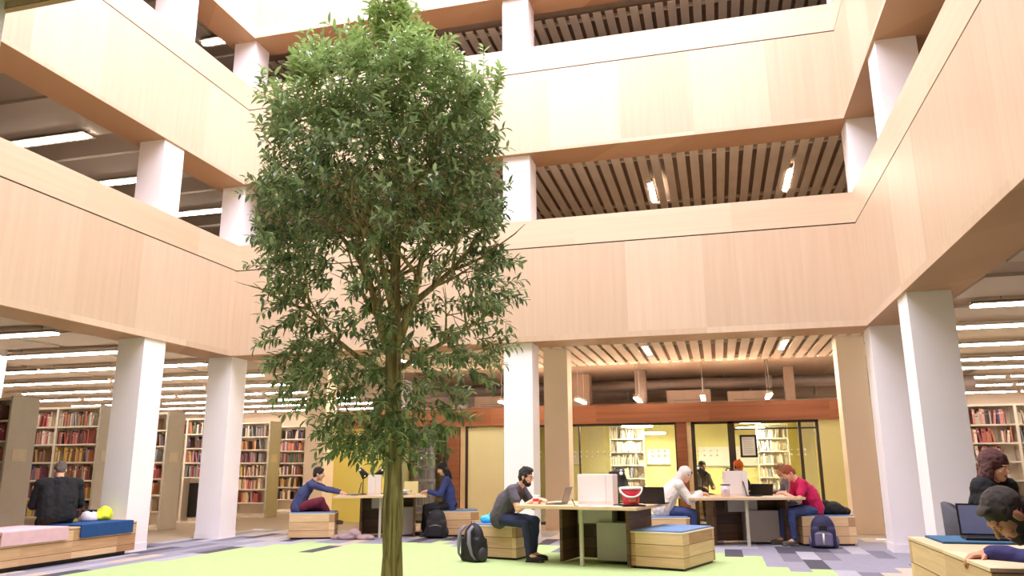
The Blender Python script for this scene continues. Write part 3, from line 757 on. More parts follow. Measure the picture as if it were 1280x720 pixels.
# ------------------------------------------------------------------ bags and cloth
def backpack(loc, rz, label, body, trim, strap, h=.46, w=.32, d=.2, straps_front=True):
    t = thing('backpack', loc, rz, label, 'backpack')
    m = MB(); m.box(-w / 2, -d / 2, .0, w / 2, d / 2, h * .62, b=.05); m.ell((0, 0, h * .6), (w / 2 * .98, d / 2 * .96, h * .4)); m.ell((0, 0, .08), (w / 2 * 1.03, d / 2 * 1.05, .1))
    b = soft(m, 'main_body', body, t, .014, 8)
    m = MB(); m.box(-w * .36, -d / 2 - .05, .03, w * .36, -d / 2 + .04, h * .46, b=.03); m.ell((0, -d / 2, h * .42), (w * .34, .045, h * .1))
    soft(m, 'front_pocket', trim, t, .012, 6)
    for s in (-1, 1):
        m = MB(); m.ell((s * w * .5, 0, h * .2), (.04, d * .36, h * .18)); m.build('side_pocket', trim, t)
        pts = [(s * w * .22, d / 2 - .02, h * .92), (s * w * .26, d / 2 + .06, h * .8), (s * w * .30, d / 2 + .075, h * .5), (s * w * .38, d / 2 + .05, h * .22), (s * w * .40, d / 2 - .01, h * .08)]
        MB().tube(pts, [.02, .026, .026, .016, .012], 8).build('shoulder_strap', strap, t)
    MB().tube([(-.03, .02, h * .95), (-.03, .02, h * 1.05), (.03, .02, h * 1.05), (.03, .02, h * .95)], .008, 6).build('grab_handle', strap, t)
    MB().tube([(-w * .3, -d / 2 - .045, h * .42), (0, -d / 2 - .055, h * .47), (w * .3, -d / 2 - .045, h * .42)], .005, 6).build('zip', STEEL, t)
    return t
BK1 = plain('black nylon', (30, 26, 34), .7, bump=.3); BK2 = plain('charcoal nylon', (58, 52, 62), .7, bump=.3); GST = plain('grey webbing', (128, 122, 142), .8)
NAVYN = plain('navy nylon', (42, 40, 78), .7, bump=.3); PURG = plain('purple grey nylon', (112, 104, 136), .7, bump=.3)
backpack((-3.28, 10.42, 0), R(150), 'black backpack with grey straps leaning on the bearded man’s stool', BK1, BK2, GST, .50, .34, .22)
backpack((-4.98, 13.58, 0), R(10), 'black backpack on the floor by the woman in blue', BK1, BK1, BK2, .50, .36, .22)
t = backpack((1.48, 13.12, 0), R(-6), 'navy and grey backpack on the floor before the black coat', NAVYN, PURG, BK2, .49, .36, .24)
MB().tube([(0, -.175, .06), (0, -.18, .22)], .014, 6).build('reflective_stripe', PAPER, t)
MB().box(-.06, -.178, .27, .06, -.165, .34, b=.008).build('badge_panel', BLACKM, t)
def heap(nm, loc, lumps, mat, label, cat, rz=0, vox=.014, dz=0, seed=1, amp=.012):
    t = thing(nm, loc, rz, label, cat)
    m = MB()
    for c_, r_ in lumps: m.ell(c_, r_, n=10)
    o = soft(m, 'folds', mat, t, vox, 3)
    ns = [v.normal.copy() for v in o.data.vertices]
    for v, nn in zip(o.data.vertices, ns):
        n_ = noise.noise(v.co * 11 + V((seed, 0, 0))); n2_ = noise.noise(v.co * 26 + V((0, seed, 0)))
        v.co += nn * (n_ * amp * 1.6 + n2_ * amp * .6)
        if v.co.z < dz: v.co.z = dz
    return t
CLOTH = plain('dusty pink grey cloth', (164, 140, 142), .9, bump=.4)
heap('jacket', (-6.35, 13.05, .0), [((-.12, 0, .04), (.22, .14, .07)), ((.0, .02, .09), (.15, .11, .09)), ((.24, 0, .03), (.17, .09, .06)), ((-.3, -.02, .03), (.12, .08, .05))], CLOTH, 'dusty pink grey jacket dropped on the floor by the first desk', 'jacket', dz=.001)
COAT = plain('black woollen coat', (22, 22, 26), .9, bump=.4)
heap('coat', (1.74, 13.70, .463), [((-.05, 0, .08), (.22, .20, .12)), ((.06, .02, .05), (.2, .2, .07)), ((-.12, 0, .12), (.12, .15, .09))], COAT, 'black coat heaped on the stool behind the ginger haired man', 'coat', dz=.001)
CYAN = plain('bright cyan nylon', (60, 190, 240), .5, bump=.3)
heap('bag', (-3.26, 10.98, .463), [((0, 0, .05), (.10, .09, .06)), ((.07, 0, .08), (.06, .07, .06))], CYAN, 'bright cyan bag on the stool behind the bearded man', 'bag', dz=.001, seed=3)
HIVIS = plain('hi vis yellow cloth', (226, 240, 60), .7, bump=.3)
heap('jacket', (-9.05, 10.12, .497), [((0, 0, .08), (.12, .11, .12)), ((.02, -.06, .05), (.14, .09, .07))], HIVIS, 'fluorescent yellow jacket heaped at the bench end by the column', 'jacket', dz=.001, seed=5)
t = thing('helmet', (-9.1, 9.88, .497), R(100), 'white cycle helmet resting on the blue cushion', 'helmet')
m = MB(); m.lathe([(.001, .155), (.05, .15), (.09, .12), (.115, .07), (.122, .02), (.112, .0), (.10, .01), (.09, .06), (.001, .12)], 24)
o = m.build('shell', plain('white helmet shell', (240, 232, 236), .3), t)
vv = MB()
for s in (-.05, 0, .05): vv.box(s - .008, -.08, .128, s + .008, .08, .158, b=.004)
vv.build('vent', BLACKM, t)
MB().tube([(-.1, 0, .01), (-.06, -.03, -.0), (.06, -.03, -.0), (.1, 0, .01)], .005, 6).build('chin_strap', BLACKM, t)
t = thing('satchel', (-9.18, 9.62, .497), R(95), 'small yellow and black satchel on the bench beside the helmet', 'bag')
MB().box(-.10, -.05, 0, .10, .05, .15, b=.02).build('main_body', plain('mustard canvas', (220, 190, 70), .8, bump=.3), t)
MB().box(-.103, -.058, .05, .103, -.045, .155, b=.008).build('flap', BK1, t)
MB().tube([(-.1, 0, .13), (-.06, -.02, .2), (.02, .0, .23), (.09, .01, .18), (.1, 0, .13)], .008, 6).build('shoulder_strap', BK1, t)
MB().box(-.015, -.064, .06, .015, -.056, .09).build('buckle', STEEL, t)
# ------------------------------------------------------------------ people
SKINP = plain('light skin', (232, 178, 150), .5, var=.03, scale=14); SKINT = plain('tan skin', (196, 136, 104), .5, var=.03, scale=14)
LIP = plain('lip skin', (176, 96, 88), .45); EYEW = plain('eye white', (235, 230, 226), .3); EYED = plain('dark iris', (40, 26, 20), .2)
def ik(a, b, l1, l2, pole):
    a, b = V(a), V(b); d = b - a; L_ = min(d.length, (l1 + l2) * .999); d.normalize(); b = a + d * L_
    x = (l1 * l1 - l2 * l2 + L_ * L_) / (2 * L_); h = math.sqrt(max(0, l1 * l1 - x * x))
    p = V(pole); p = (p - d * p.dot(d)).normalized()
    return a + d * x + p * h, b
def rng_displace(o, seed, amp, f=18):
    n_ = len(o.data.vertices); no = [0.0] * (3 * n_); co = [0.0] * (3 * n_)
    o.data.vertices.foreach_get('normal', no); o.data.vertices.foreach_get('co', co)
    for i in range(n_):
        p = V(co[3 * i:3 * i + 3]); a_ = noise.noise(p * f + V((seed, seed * 2, 0))) * amp
        for k in (0, 1, 2): co[3 * i + k] += no[3 * i + k] * a_
    o.data.vertices.foreach_set('co', co); o.data.update()
def person(loc, fwd, label, seat=.46, lean=22, head_pitch=20, head_yaw=0, hands=((-.14, .42, .79), (.14, .42, .79)), feet=((-.13, .42, .09), (.13, .42, .09)),
           skin=SKINP, shirt=None, trousers=None, shoes=None, hair=None, style='short', sleeve='long', beard=None, glasses=False, curl=28, s=1.0, vox=.0055,
           side=0, hood=None, jacket_open=None, handdir=None, legs=True, knee=None, elbow_out=.55, group=None, shrug=0.0, hat=None, width=1.0, elbow_down=1.0, headscale=1.0, bulk=0.0, rough_hair=1.0, chest_print=False, neck=None):
    root = thing('person', loc, math.atan2(-fwd[0], fwd[1]), label, 'person', group)
    root.scale = (s, s, s)
    r1, r2 = R(lean * .75), R(lean * 1.25)
    P = V((0, 0, seat + .095)); lat = V((side, 0, 0))
    Ch = P + V((side * .4, math.sin(r1), math.cos(r1))) * .25
    Nb = Ch + V((side * .6, math.sin(r2), math.cos(r2))) * .25
    r3 = R(lean * .9 + head_pitch * .35) if neck is None else R(neck)
    Hc = Nb + V((side * .3, math.sin(r3), math.cos(r3))) * .165 + V((0, .015, 0))
    Hm = (Matrix.Rotation(R(-head_yaw), 3, 'Z') @ Matrix.Rotation(R(-head_pitch), 3, 'X')) * headscale
    Hm0 = Hm
    def H(x, y, z): return Hc + Hm @ V((x, y, z))
    up = V((0, -math.sin(r2), 0)) * 0
    td = (Nb - Ch).normalized()
    Sh = [Nb + V((sx * (.165 + 0) * width, .01, 0)) - td * (.05 - shrug) for sx in (-1, 1)]
    arms = []
    for i, sx in enumerate((-1, 1)):
        E_, W_2 = ik(Sh[i], hands[i], .29, .255, V((sx * elbow_out, -.25, -elbow_down)))
        arms.append((Sh[i], E_, W_2))
    lg = []
    for i, sx in enumerate((-1, 1)):
        hp = P + V((sx * .09, .03, -.015)); kp = V((sx * .12, .35, 1)) if knee is None else V(knee[i])
        K, A = ik(hp, feet[i], .43, .42, kp); lg.append((hp, K, A))
    def torso(m, e=0.0, top=True):
        if width > 1.05: m.cap(P, Ch, .112 + e, .116 + e); m.cap(Ch, Nb - td * .07, .116 + e, .085 + e)
        for sx in (-1, 1):
            m.cap(P + V((sx * .07 * width, 0, 0)), Ch + V((sx * .08 * width, 0, 0)), .108 + e, .108 + e)
            m.cap(Ch + V((sx * .08 * width, 0, 0)), Nb - td * .09 + V((sx * .095 * width, 0, 0)), .108 + e, .078 + e)
            m.cap(Nb - td * .03, Sh[0 if sx < 0 else 1], .055 + e, .055 + e)
    def arm(m, i, e=0.0, stop=1.0, upper=1.0):
        S_, E_, W_3 = arms[i]
        if upper < 1: m.cap(S_, S_.lerp(E_, upper), .054 + e, .047 + e * 1.3); return
        m.cap(S_, E_, .052 + e, .041 + e); m.cap(E_, E_.lerp(W_3, stop), .041 + e, .028 + (.041 - .028) * (1 - stop) + e)
    b = MB()
    torso(b, -.012); b.cap(Nb - td * .04, H(0, -.015, -.07), .056, .05)
    b.ell(H(0, -.014, .03), (.073, .091, .086), Hm0); b.ell(H(0, .028, -.02), (.061, .066, .084), Hm0); b.ell(H(0, .048, -.075), (.04, .04, .032), Hm0)
    b.cap(H(0, .088, .018), H(0, .110, -.016), .008, .0125); b.ell(H(0, .076, .034), (.046, .018, .011), Hm0)
    for sx in (-1, 1):
        b.ell(H(sx * .034, .064, -.02), (.025, .022, .022), Hm0); b.ell(H(sx * .073, -.004, -.008), (.011, .02, .031), Hm0)
    for i, sx in enumerate((-1, 1)):
        arm(b, i)
        S_, E_, W_3 = arms[i]
        dh = (W_3 - E_).normalized()
        if handdir is not None and handdir[i] is not None: dh = V(handdir[i]).normalized()
        else: dh = (dh * .45 + V((-sx * .25, .6, -.12))).normalized()
        nh = V((0, 0, 1)); nh = (nh - dh * nh.dot(dh)).normalized(); sd = dh.cross(nh) * (-sx)   # thumb side points to the midline
        if sd.dot(V((-sx, .3, 0))) < 0: sd = -sd
        q = Matrix((sd, dh, nh)).transposed()
        b.ell(W_3 + dh * .05, (.040, .052, .016), q); b.cap(W_3 - dh * .01, W_3 + dh * .03, .026, .024)
        for k, (L_, off) in enumerate(((.068, .030), (.078, .010), (.072, -.010), (.056, -.029))):
            p = W_3 + dh * (.088 - abs(k - 1) * .004) + sd * off; ang = R(8 + k * 2); rr_ = .0088
            b.cap(W_3 + dh * .05 + sd * off * .8, p, .0115, .0095)
            for sg, fr in enumerate((.45, .32, .23)):
                ang += R(curl * (.6, 1.0, .9)[sg]); dd = dh * math.cos(ang) - nh * math.sin(ang)
                p2 = p + dd * L_ * fr; b.cap(p, p2, rr_, rr_ * .92, 8); p = p2; rr_ *= .92
        tp = W_3 + dh * .02 + sd * .028; td2 = (dh * .62 + sd * .62 - nh * .35).normalized()
        b.cap(W_3 + dh * .015 + sd * .012, tp + td2 * .02, .015, .013); p = tp + td2 * .02
        td3 = (dh * .85 + sd * .25 - nh * .35).normalized(); b.cap(p, p + td2 * .028, .012, .0105, 8); p += td2 * .028; b.cap(p, p + td3 * .028, .0105, .009, 8)
    if legs:
        for hp, K, A in lg:
            b.cap(hp, K, .078, .052); b.cap(K, A, .05, .036); b.cap(A, A + V((0, .14, -.05)), .034, .024)
    body = soft(b, 'body', skin, root, vox, 2)
    # face
    e = MB()
    for sx in (-1, 1):
        e.ell(H(sx * .031, .0805, .011), (.0125, .0095, .0085), Hm0, 8, 0); e.ell(H(sx * .031, .0885, .010), (.0052, .0028, .0052), Hm0, 6, 1)
    e.build('eyes', [skin if head_pitch > 24 else EYEW, skin if head_pitch > 24 else EYED], root)
    if head_pitch > 24:
        ll = MB()
        for sx in (-1, 1): ll.tube([H(sx * (.021 + .005 * k), .0885 - .0012 * (k - 2) ** 2, .0035 + .0004 * (k - 2) ** 2) for k in range(5)], .0016, 5)
        ll.build('eyelashes', EYED, root)
    lp = MB(); lp.ell(H(0, .0895, -.048), (.021, .007, .0045), Hm0, 8); lp.ell(H(0, .0875, -.056), (.018, .007, .0055), Hm0, 8); lp.build('lips', LIP, root)
    hm = hair or BLACKM
    eb = MB()
    for sx in (-1, 1): eb.cap(H(sx * .018, .0885, .029), H(sx * .045, .076, .031), .0045, .0032, 6)
    eb.build('eyebrows', hm, root)
    if hair is not None and style != 'none':
        h = MB()
        if style == 'trim':
            h.ell(H(0, -.017, .038), (.0765, .0945, .0895), Hm0); h.ell(H(0, -.058, -.02), (.058, .042, .065), Hm0); h.ell(H(0, .047, .093), (.052, .034, .018), Hm0)
        else:
            h.ell(H(0, -.02, .043), (.081, .097, .09), Hm0); h.ell(H(0, -.055, -.01), (.066, .052, .075), Hm0); h.ell(H(0, .042, .088), (.056, .034, .024), Hm0)
        for sx in (-1, 1): h.ell(H(sx * (.064 if style == 'trim' else .068), .004, .035), (.016, .035, .04), Hm0)
        if style == 'quiff': h.ell(H(0, .045, .105), (.055, .045, .03), Hm0); h.ell(H(0, -.01, .115), (.06, .07, .03), Hm0)
        if style == 'long':
            h.ell(H(0, -.072, -.09), (.075, .045, .12), Hm0); h.ell(H(0, -.065, -.17), (.06, .035, .08), Hm0)
            for sx in (-1, 1): h.ell(H(sx * .072, -.02, -.06), (.022, .045, .1), Hm0)
        if style == 'bushy':
            h.ell(H(0, -.03, .05), (.108, .115, .105), Hm0)
            for sx in (-1, 1):
                h.ell(H(sx * .088, -.015, -.05), (.035, .06, .12), Hm0); h.ell(H(sx * .075, .0, -.15), (.04, .05, .08), Hm0)
            h.ell(H(0, -.07, -.1), (.09, .06, .14), Hm0)
        if style == 'pony': h.cap(H(0, -.1, .02), H(0, -.13, -.12), .03, .018)
        o = soft(h, 'hair', hm, root, .0075, 1); rng_displace(o, len(label), .009 * rough_hair, 34 + 40 * (1 - rough_hair))
    if beard is not None:
        h = MB(); h.ell(H(0, .05, -.083), (.047, .048, .040), Hm0); h.ell(H(0, .083, -.034), (.024, .012, .0055), Hm0)
        for sx in (-1, 1): h.ell(H(sx * .047, .022, -.058), (.02, .04, .036), Hm0); h.ell(H(sx * .061, .008, -.02), (.012, .02, .045), Hm0)
        o = soft(h, 'beard', beard, root, .0065, 1); rng_displace(o, 3, .006, 40)
    if glasses:
        g = MB()
        for sx in (-1, 1):
            g.tube([H(sx * .031 + .021 * math.cos(a_), .097, .010 + .016 * math.sin(a_)) for a_ in [math.pi * k / 7 for k in range(15)]], .002, 6)
            g.tube([H(sx * .053, .094, .014), H(sx * .077, .0, .012)], .002, 6)
        g.tube([H(-.01, .098, .012), H(.01, .098, .012)], .002, 6); g.build('glasses', BLACKM, root)
    if hat is not None:
        h = MB(); h.ell(H(0, -.015, .06), (.088, .104, .088), Hm0); h.lathe([(.001, 0), (.02, .01), (.02, .03), (.001, .04)], 12, H(0, -.02, .14), 0, Hm0)
        o = soft(h, 'knitted_hat', hat, root, .008, 2)
    # clothing
    if shirt is not None:
        c = MB(); torso(c, .006 + bulk)
        for i in (0, 1): arm(c, i, .010 + bulk * .5, .93 if sleeve == 'long' else .5, 1.0 if sleeve == 'long' else .55)
        c.cap(Nb - td * .03, Nb + td * .015, .066, .062)
        for sx in (-1, 1): c.cap(P + V((sx * .07 * width, -.0, -.03)), P + V((sx * .07 * width, 0, .02)), .118, .118)
        o = soft(c, 'hoodie' if hood else 'shirt' if sleeve == 'short' else 'sweater', shirt, root, .0085, 2); rng_displace(o, len(label), .012, 9); rng_displace(o, 4, .006, 22)
    if chest_print:
        pm = MB(); nv = V((0, math.cos(r2), -math.sin(r2))); qm = Matrix.Rotation(-r2, 3, 'X')
        pm.ell(Ch + nv * .124 + td * .02, (.06, .012, .035), qm); pm.ell(Ch + nv * .122 + td * .09, (.045, .010, .012), qm); pm.build('chest_print', PAPER, root)
    if jacket_open is not None:
        m = MB(); m.cap(Ch + V((0, .085, -.02)), Nb + V((0, .04, -.02)), .045, .05); soft(m, 'scarf', jacket_open, root, .008, 2)
    if hood:
        h = MB(); h.ell(H(0, -.03, .035), (.098, .108, .102), Hm0); h.ell(H(0, -.07, -.05), (.085, .07, .1), Hm0); h.cap(H(0, -.06, -.1), Nb - td * .03 + V((0, -.03, 0)), .08, .08)
        o = soft(h, 'hood', shirt, root, .009, 3); rng_displace(o, 2, .008, 16)
    if trousers is not None:
        c = MB()
        for sx in (-1, 1): c.cap(P + V((sx * .07, -.015, -.0)), P + V((sx * .07, .01, .05)), .112, .105)
        for hp, K, A in lg: c.cap(hp, K, .092, .068); c.cap(K, K.lerp(A, .93), .066, .05)
        o = soft(c, 'trousers', trousers, root, .0095, 2); rng_displace(o, 6, .010, 12)
    if shoes is not None:
        for hp, K, A in lg:
            c = MB(); fd = V((0, 1, 0))
            c.ell(A + V((0, .09, -.045)), (.043, .125, .034)); c.ell(A + V((0, -.01, -.02)), (.038, .05, .055)); c.box(A.x - .04, A.y - .05, A.z - .088, A.x + .04, A.y + .205, A.z - .066, b=.01)
            soft(c, 'shoe', shoes, root, .008, 2)
    return root
def dirv(deg): return (math.cos(R(deg)), math.sin(R(deg)))
NAVY = plain('navy blue jumper', (62, 68, 116), .85, bump=.3); NAVY2 = plain('cobalt jumper', (52, 64, 124), .85, bump=.3); CHAR = plain('charcoal grey jersey', (92, 86, 98), .85, bump=.3)
HOODW = plain('off white fleece', (226, 216, 212), .9, bump=.3); MAGENTA = plain('magenta jersey', (198, 26, 88), .85, bump=.3); BLKC = plain('black wool cloth', (20, 20, 26), .85, bump=.4)
JEAN = plain('dark denim', (44, 50, 84), .85, bump=.3); JEANB = plain('blue denim', (62, 76, 128), .85, bump=.3); MAROON = plain('maroon cloth', (110, 30, 56), .85); BLKT = plain('black trousers', (30, 28, 34), .85)
GREYS = plain('lilac grey shirt', (170, 160, 176), .85, bump=.3); SHOEB = plain('black shoe', (28, 26, 28), .6); SHOEG = plain('grey brown shoe', (92, 84, 78), .7)
HBLK = plain('black hair', (28, 20, 20), .55, var=.2, scale=60, bump=.6); HBRN = plain('dark brown hair', (54, 38, 32), .55, var=.25, scale=60, bump=.6); HAUB = plain('dark auburn hair', (84, 36, 36), .5, var=.3, scale=50, bump=.6)
HGIN = plain('ginger hair', (156, 76, 48), .6, var=.2, scale=60, bump=.6); HGREY = plain('greying hair', (104, 90, 88), .6, var=.3, scale=60, bump=.6); HBLO = plain('sandy hair', (176, 138, 112), .6, var=.2, scale=50, bump=.5)
ORANGE = plain('orange knit', (232, 120, 50), .9, bump=.5, scale=30)
# man in blue, first desk
person((-7.50, 13.10, 0), dirv(21), 'seated person in blue sweater reaching over the desk to a grey laptop', lean=30, head_pitch=12, hands=((-.10, .78, .795), (.12, .76, .795)),
       feet=((-.10, .46, .09), (.02, .62, .32)), knee=((0, .3, 1), (.5, .2, 1)), skin=SKINP, shirt=NAVY, trousers=MAROON, shoes=SHOEG, hair=HBLK)
person((-4.88, 14.05, 0), dirv(201), 'seated person with long dark hair in blue top reading at the desk', lean=10, head_pitch=28, hands=((-.13, .42, .80), (.13, .44, .80)),
       feet=((-.11, .36, .09), (.13, .5, .09)), skin=SKINP, shirt=NAVY2, trousers=BLKT, shoes=SHOEB, hair=HBLK, style='long')
person((-2.98, 10.72, 0), dirv(-12), 'seated bearded person with glasses and grey T-shirt holding a cup', lean=34, head_pitch=14, hands=((-.02, .60, .80), (.10, .56, .80)),
       feet=((-.12, .44, .09), (.14, .50, .09)), skin=SKINP, shirt=CHAR, sleeve='short', trousers=JEAN, shoes=SHOEB, hair=HBLK, style='quiff', beard=HBLK, glasses=True, bulk=.012)
person((-.93, 13.02, 0), dirv(15), 'seated person in white hoodie with hood up, leaning over the desk', lean=34, head_pitch=36, hands=((-.10, .66, .80), (.12, .60, .80)),
       feet=((-.12, .40, .09), (.14, .46, .09)), skin=SKINP, shirt=HOODW, trousers=JEANB, shoes=SHOEB, hair=HBRN, hood=True, width=1.12, bulk=.03)
person((1.44, 13.60, 0), dirv(198), 'seated ginger haired person in magenta T-shirt bent over papers', lean=30, head_pitch=42, hands=((-.06, .50, .80), (.17, .42, .80)),
       feet=((-.12, .42, .09), (.14, .50, .09)), skin=SKINP, shirt=MAGENTA, sleeve='short', trousers=JEANB, shoes=SHOEG, hair=HGIN, bulk=.012, chest_print=True)
person((1.35, 14.75, 0), dirv(200), 'seated person in lilac grey shirt at the far side of the last desk', lean=26, head_pitch=26, hands=((-.06, .46, .80), (.17, .42, .80)),
       skin=SKINP, shirt=GREYS, trousers=JEAN, shoes=SHOEB, hair=HBLO, vox=.008)
person((.22, 15.0, 0), dirv(-60), 'seated person in orange hat behind the white divider box', lean=16, head_pitch=30, hands=((-.14, .40, .80), (.14, .40, .80)),
       skin=SKINP, shirt=BLKC, trousers=JEAN, shoes=SHOEB, hair=HBRN, hat=ORANGE, vox=.008)
person((-.45, 19.0, 0), dirv(-60), 'dark clothed seated person inside the glazed room behind the door', lean=10, head_pitch=10, hands=((-.14, .35, .75), (.14, .35, .75)),
       skin=SKINT, shirt=plain('dark grey brown jacket', (84, 74, 66), .9), trousers=BLKT, shoes=SHOEB, hair=HBRN, vox=.009)
for x, y, a_, lb in [(1.4, 14.85, 20, 'oak box stool beyond the last desk under the lilac shirted person'), (.2, 15.05, 10, 'oak box stool beyond the last desk under the person in the orange hat'), (-.48, 19.08, 0, 'box stool inside the glazed room under the dark clothed person')]:
    box_stool(x, y, a_, .6, .5, lb)
# man in black on the long bench, seen from behind
person((-9.14, 9.32, 0), dirv(140), 'person in black jacket seated on the long bench with back turned', seat=.50, lean=14, head_pitch=38, hands=((-.12, .34, .74), (.12, .34, .74)), elbow_out=.6, bulk=.03,
       feet=((-.13, .44, .09), (.13, .42, .09)), skin=SKINP, shirt=BLKC, trousers=BLKT, shoes=SHOEB, hair=HGREY, width=1.4)
# pair at the tall oak box
person((1.70, 4.2, 0), dirv(148), 'bearded person in navy sweater bowed low over the tall oak box', seat=.46, lean=27, neck=88, head_pitch=54, head_yaw=-40, hands=((-.22, .42, .66), (.355, .62, .775)), handdir=(None, (-.6, .8, -.12)),
       feet=((-.40, .34, .09), (-.12, .46, .09)), knee=((-.5, .6, 1), (-.5, .6, 1)), skin=SKINT, shirt=plain('deep navy jumper', (40, 38, 92), .85, bump=.3), trousers=JEANB, shoes=SHOEB, hair=HBRN, beard=HBRN, vox=.0042, curl=34, width=1.12, headscale=1.08, rough_hair=.45, bulk=.02, style='trim')
box_stool(1.83, 4.09, -10, .6, .5, 'oak box stool under the person bowed over the tall box')
person((2.16, 7.5, 0), dirv(-48), 'seated person with bushy dark auburn hair, black jacket and mustard scarf', seat=.46, lean=8, head_pitch=14, hands=((-.14, .38, .80), (.14, .38, .80)),
       skin=SKINP, shirt=BLKC, trousers=BLKT, shoes=SHOEB, hair=HAUB, style='bushy', jacket_open=plain('mustard scarf', (150, 110, 40), .9, bump=.4), vox=.005, bulk=.035, shrug=.04, rough_hair=.8)
t = thing('tub_chair', (2.13, 7.46, 0), R(-108), 'grey rounded tub chair under the auburn haired person', 'chair')
FAB = plain('dark grey upholstery', (74, 72, 84), .85, bump=.3)
MB().box(-.27, -.22, .34, .27, .28, .455, b=.03).build('seat', FAB, t)
m = MB(); n = 16; vs = []; 
for i in range(n + 1):
    a_ = math.pi * (1 + i / n); hh = .30 + .22 * math.sin(math.pi * i / n)
    for rr_, z in ((.26, .36), (.28, .40 + hh), (.32, .41 + hh), (.345, .40 + hh), (.33, .36)): vs.append((rr_ * math.cos(a_), rr_ * math.sin(a_) + .02, z))
fs = [(i * 5 + k, i * 5 + (k + 1) % 5, (i + 1) * 5 + (k + 1) % 5, (i + 1) * 5 + k) for i in range(n) for k in range(5)] + [(0, 1, 2, 3, 4), tuple(n * 5 + k for k in (4, 3, 2, 1, 0))]
m.add(vs, fs, 0, True); m.build('backrest', FAB, t)
for sx in (-1, 1):
    for sy in (-1, 1): MB().tube([(sx * .2, sy * .18, .35), (sx * .24, sy * .22, 0)], [.018, .012], 8).build('leg', BLACKM, t)
# ------------------------------------------------------------------ tree
TX, TY = -2.80, 6.50
tree = thing('indoor_tree', (TX, TY, 0), 0, 'tall leafy indoor tree growing up through the middle of the atrium', 'tree')
def bark():
    m, N, L, B = newmat('bark'); B.inputs['Roughness'].default_value = .85
    tc = N.new('ShaderNodeTexCoord'); mp = N.new('ShaderNodeMapping'); mp.inputs['Scale'].default_value = (30, 30, 2.2)
    L.new(tc.outputs['Object'], mp.inputs[0]); nz = N.new('ShaderNodeTexNoise'); nz.inputs['Scale'].default_value = 1; nz.inputs['Detail'].default_value = 6; nz.inputs['Distortion'].default_value = .8
    L.new(mp.outputs[0], nz.inputs['Vector']); r = N.new('ShaderNodeValToRGB'); e = r.color_ramp.elements
    e[0].position = .32; e[0].color = rgb(92, 76, 54); e[1].position = .62; e[1].color = rgb(172, 162, 118)
    k = r.color_ramp.elements.new(.47); k.color = rgb(138, 128, 88)
    L.new(nz.outputs['Fac'], r.inputs['Fac']); L.new(r.outputs['Color'], B.inputs['Base Color'])
    b = N.new('ShaderNodeBump'); b.inputs['Strength'].default_value = .7; b.inputs['Distance'].default_value = .02; L.new(nz.outputs['Fac'], b.inputs['Height']); L.new(b.outputs['Normal'], B.inputs['Normal'])
    return m
BARK = bark()
tr = random.Random(11)
m = MB()
zs = [0, .1, .35, .7, .9, 1.1, 1.5, 1.9, 2.2, 2.5, 2.9, 3.4, 3.9, 4.5, 5.2]
rs = [.14, .105, .088, .085, .082, .075, .074, .072, .072, .066, .05, .04, .03, .02, .012]
pts = [V((0.015 * math.sin(z * 1.7) - .02 * z * .3, 0.015 * math.cos(z * 1.3), z)) for z in zs]
n = 26; vs = []; 
for i, (p, r_) in enumerate(zip(pts, rs)):
    for k in range(n):
        a_ = 2 * math.pi * k / n
        low = max(0, 1 - zs[i] / 1.05)
        rr_ = r_ * (1 + .16 * (low > 0) * math.sin(5 * a_ + zs[i] * 6.5) + .05 * math.sin(3 * a_ + zs[i] * 2.4))
        vs.append(p + V((math.cos(a_) * rr_, math.sin(a_) * rr_, 0)))
def loft(m, vs, rings, n):
    m.add(vs, [(i * n + k, i * n + (k + 1) % n, (i + 1) * n + (k + 1) % n, (i + 1) * n + k) for i in range(rings - 1) for k in range(n)], 0, True)
# finer rings by interpolation
vs2 = []; zz = []; 
for i in range(len(zs) - 1):
    for q in range(4):
        t_ = q / 4; z = zs[i] * (1 - t_) + zs[i + 1] * t_; r_ = rs[i] * (1 - t_) + rs[i + 1] * t_; p = pts[i].lerp(pts[i + 1], t_)
        low = 1 if z < .95 else max(0, 1 - (z - .95) / .3)
        for k in range(n):
            a_ = 2 * math.pi * k / n
            rr_ = r_ * (1 + .17 * low * math.sin(4 * a_ + z * 5.5) + .05 * math.sin(3 * a_ + z * 2.4))
            vs2.append(p + V((math.cos(a_) * rr_, math.sin(a_) * rr_, 0)))
        zz.append(z)
loft(m, vs2, len(zz), n)
m.build('trunk', BARK, tree)
tips = []
def limb(p0, d, L_, r_, depth, parent_mb):
    pts_ = [p0]; d = V(d).normalized(); k = 6
    for i in range(k):
        d = (d + V((tr.uniform(-.14, .14), tr.uniform(-.14, .14), .07 if depth < 2 else tr.uniform(-.1, .1)))).normalized()
        pts_.append(pts_[-1] + d * L_ / k)
    parent_mb.tube(pts_, [r_ * (1 - .75 * i / k) for i in range(k + 1)], 8 if depth < 1 else 6)
    if depth < 2:
        for i in range(5 if depth == 0 else 3):
            q = tr.uniform(.3, 1); j = min(k - 1, int(q * k)); a_ = tr.uniform(0, 2 * math.pi)
            dd = (d * .5 + V((math.cos(a_), math.sin(a_), tr.uniform(-.15, .6)))).normalized()
            limb(pts_[j], dd, L_ * tr.uniform(.4, .65), r_ * .45, depth + 1, parent_mb)
    tips.append((pts_[-1], d)); tips.append((pts_[k // 2], d))
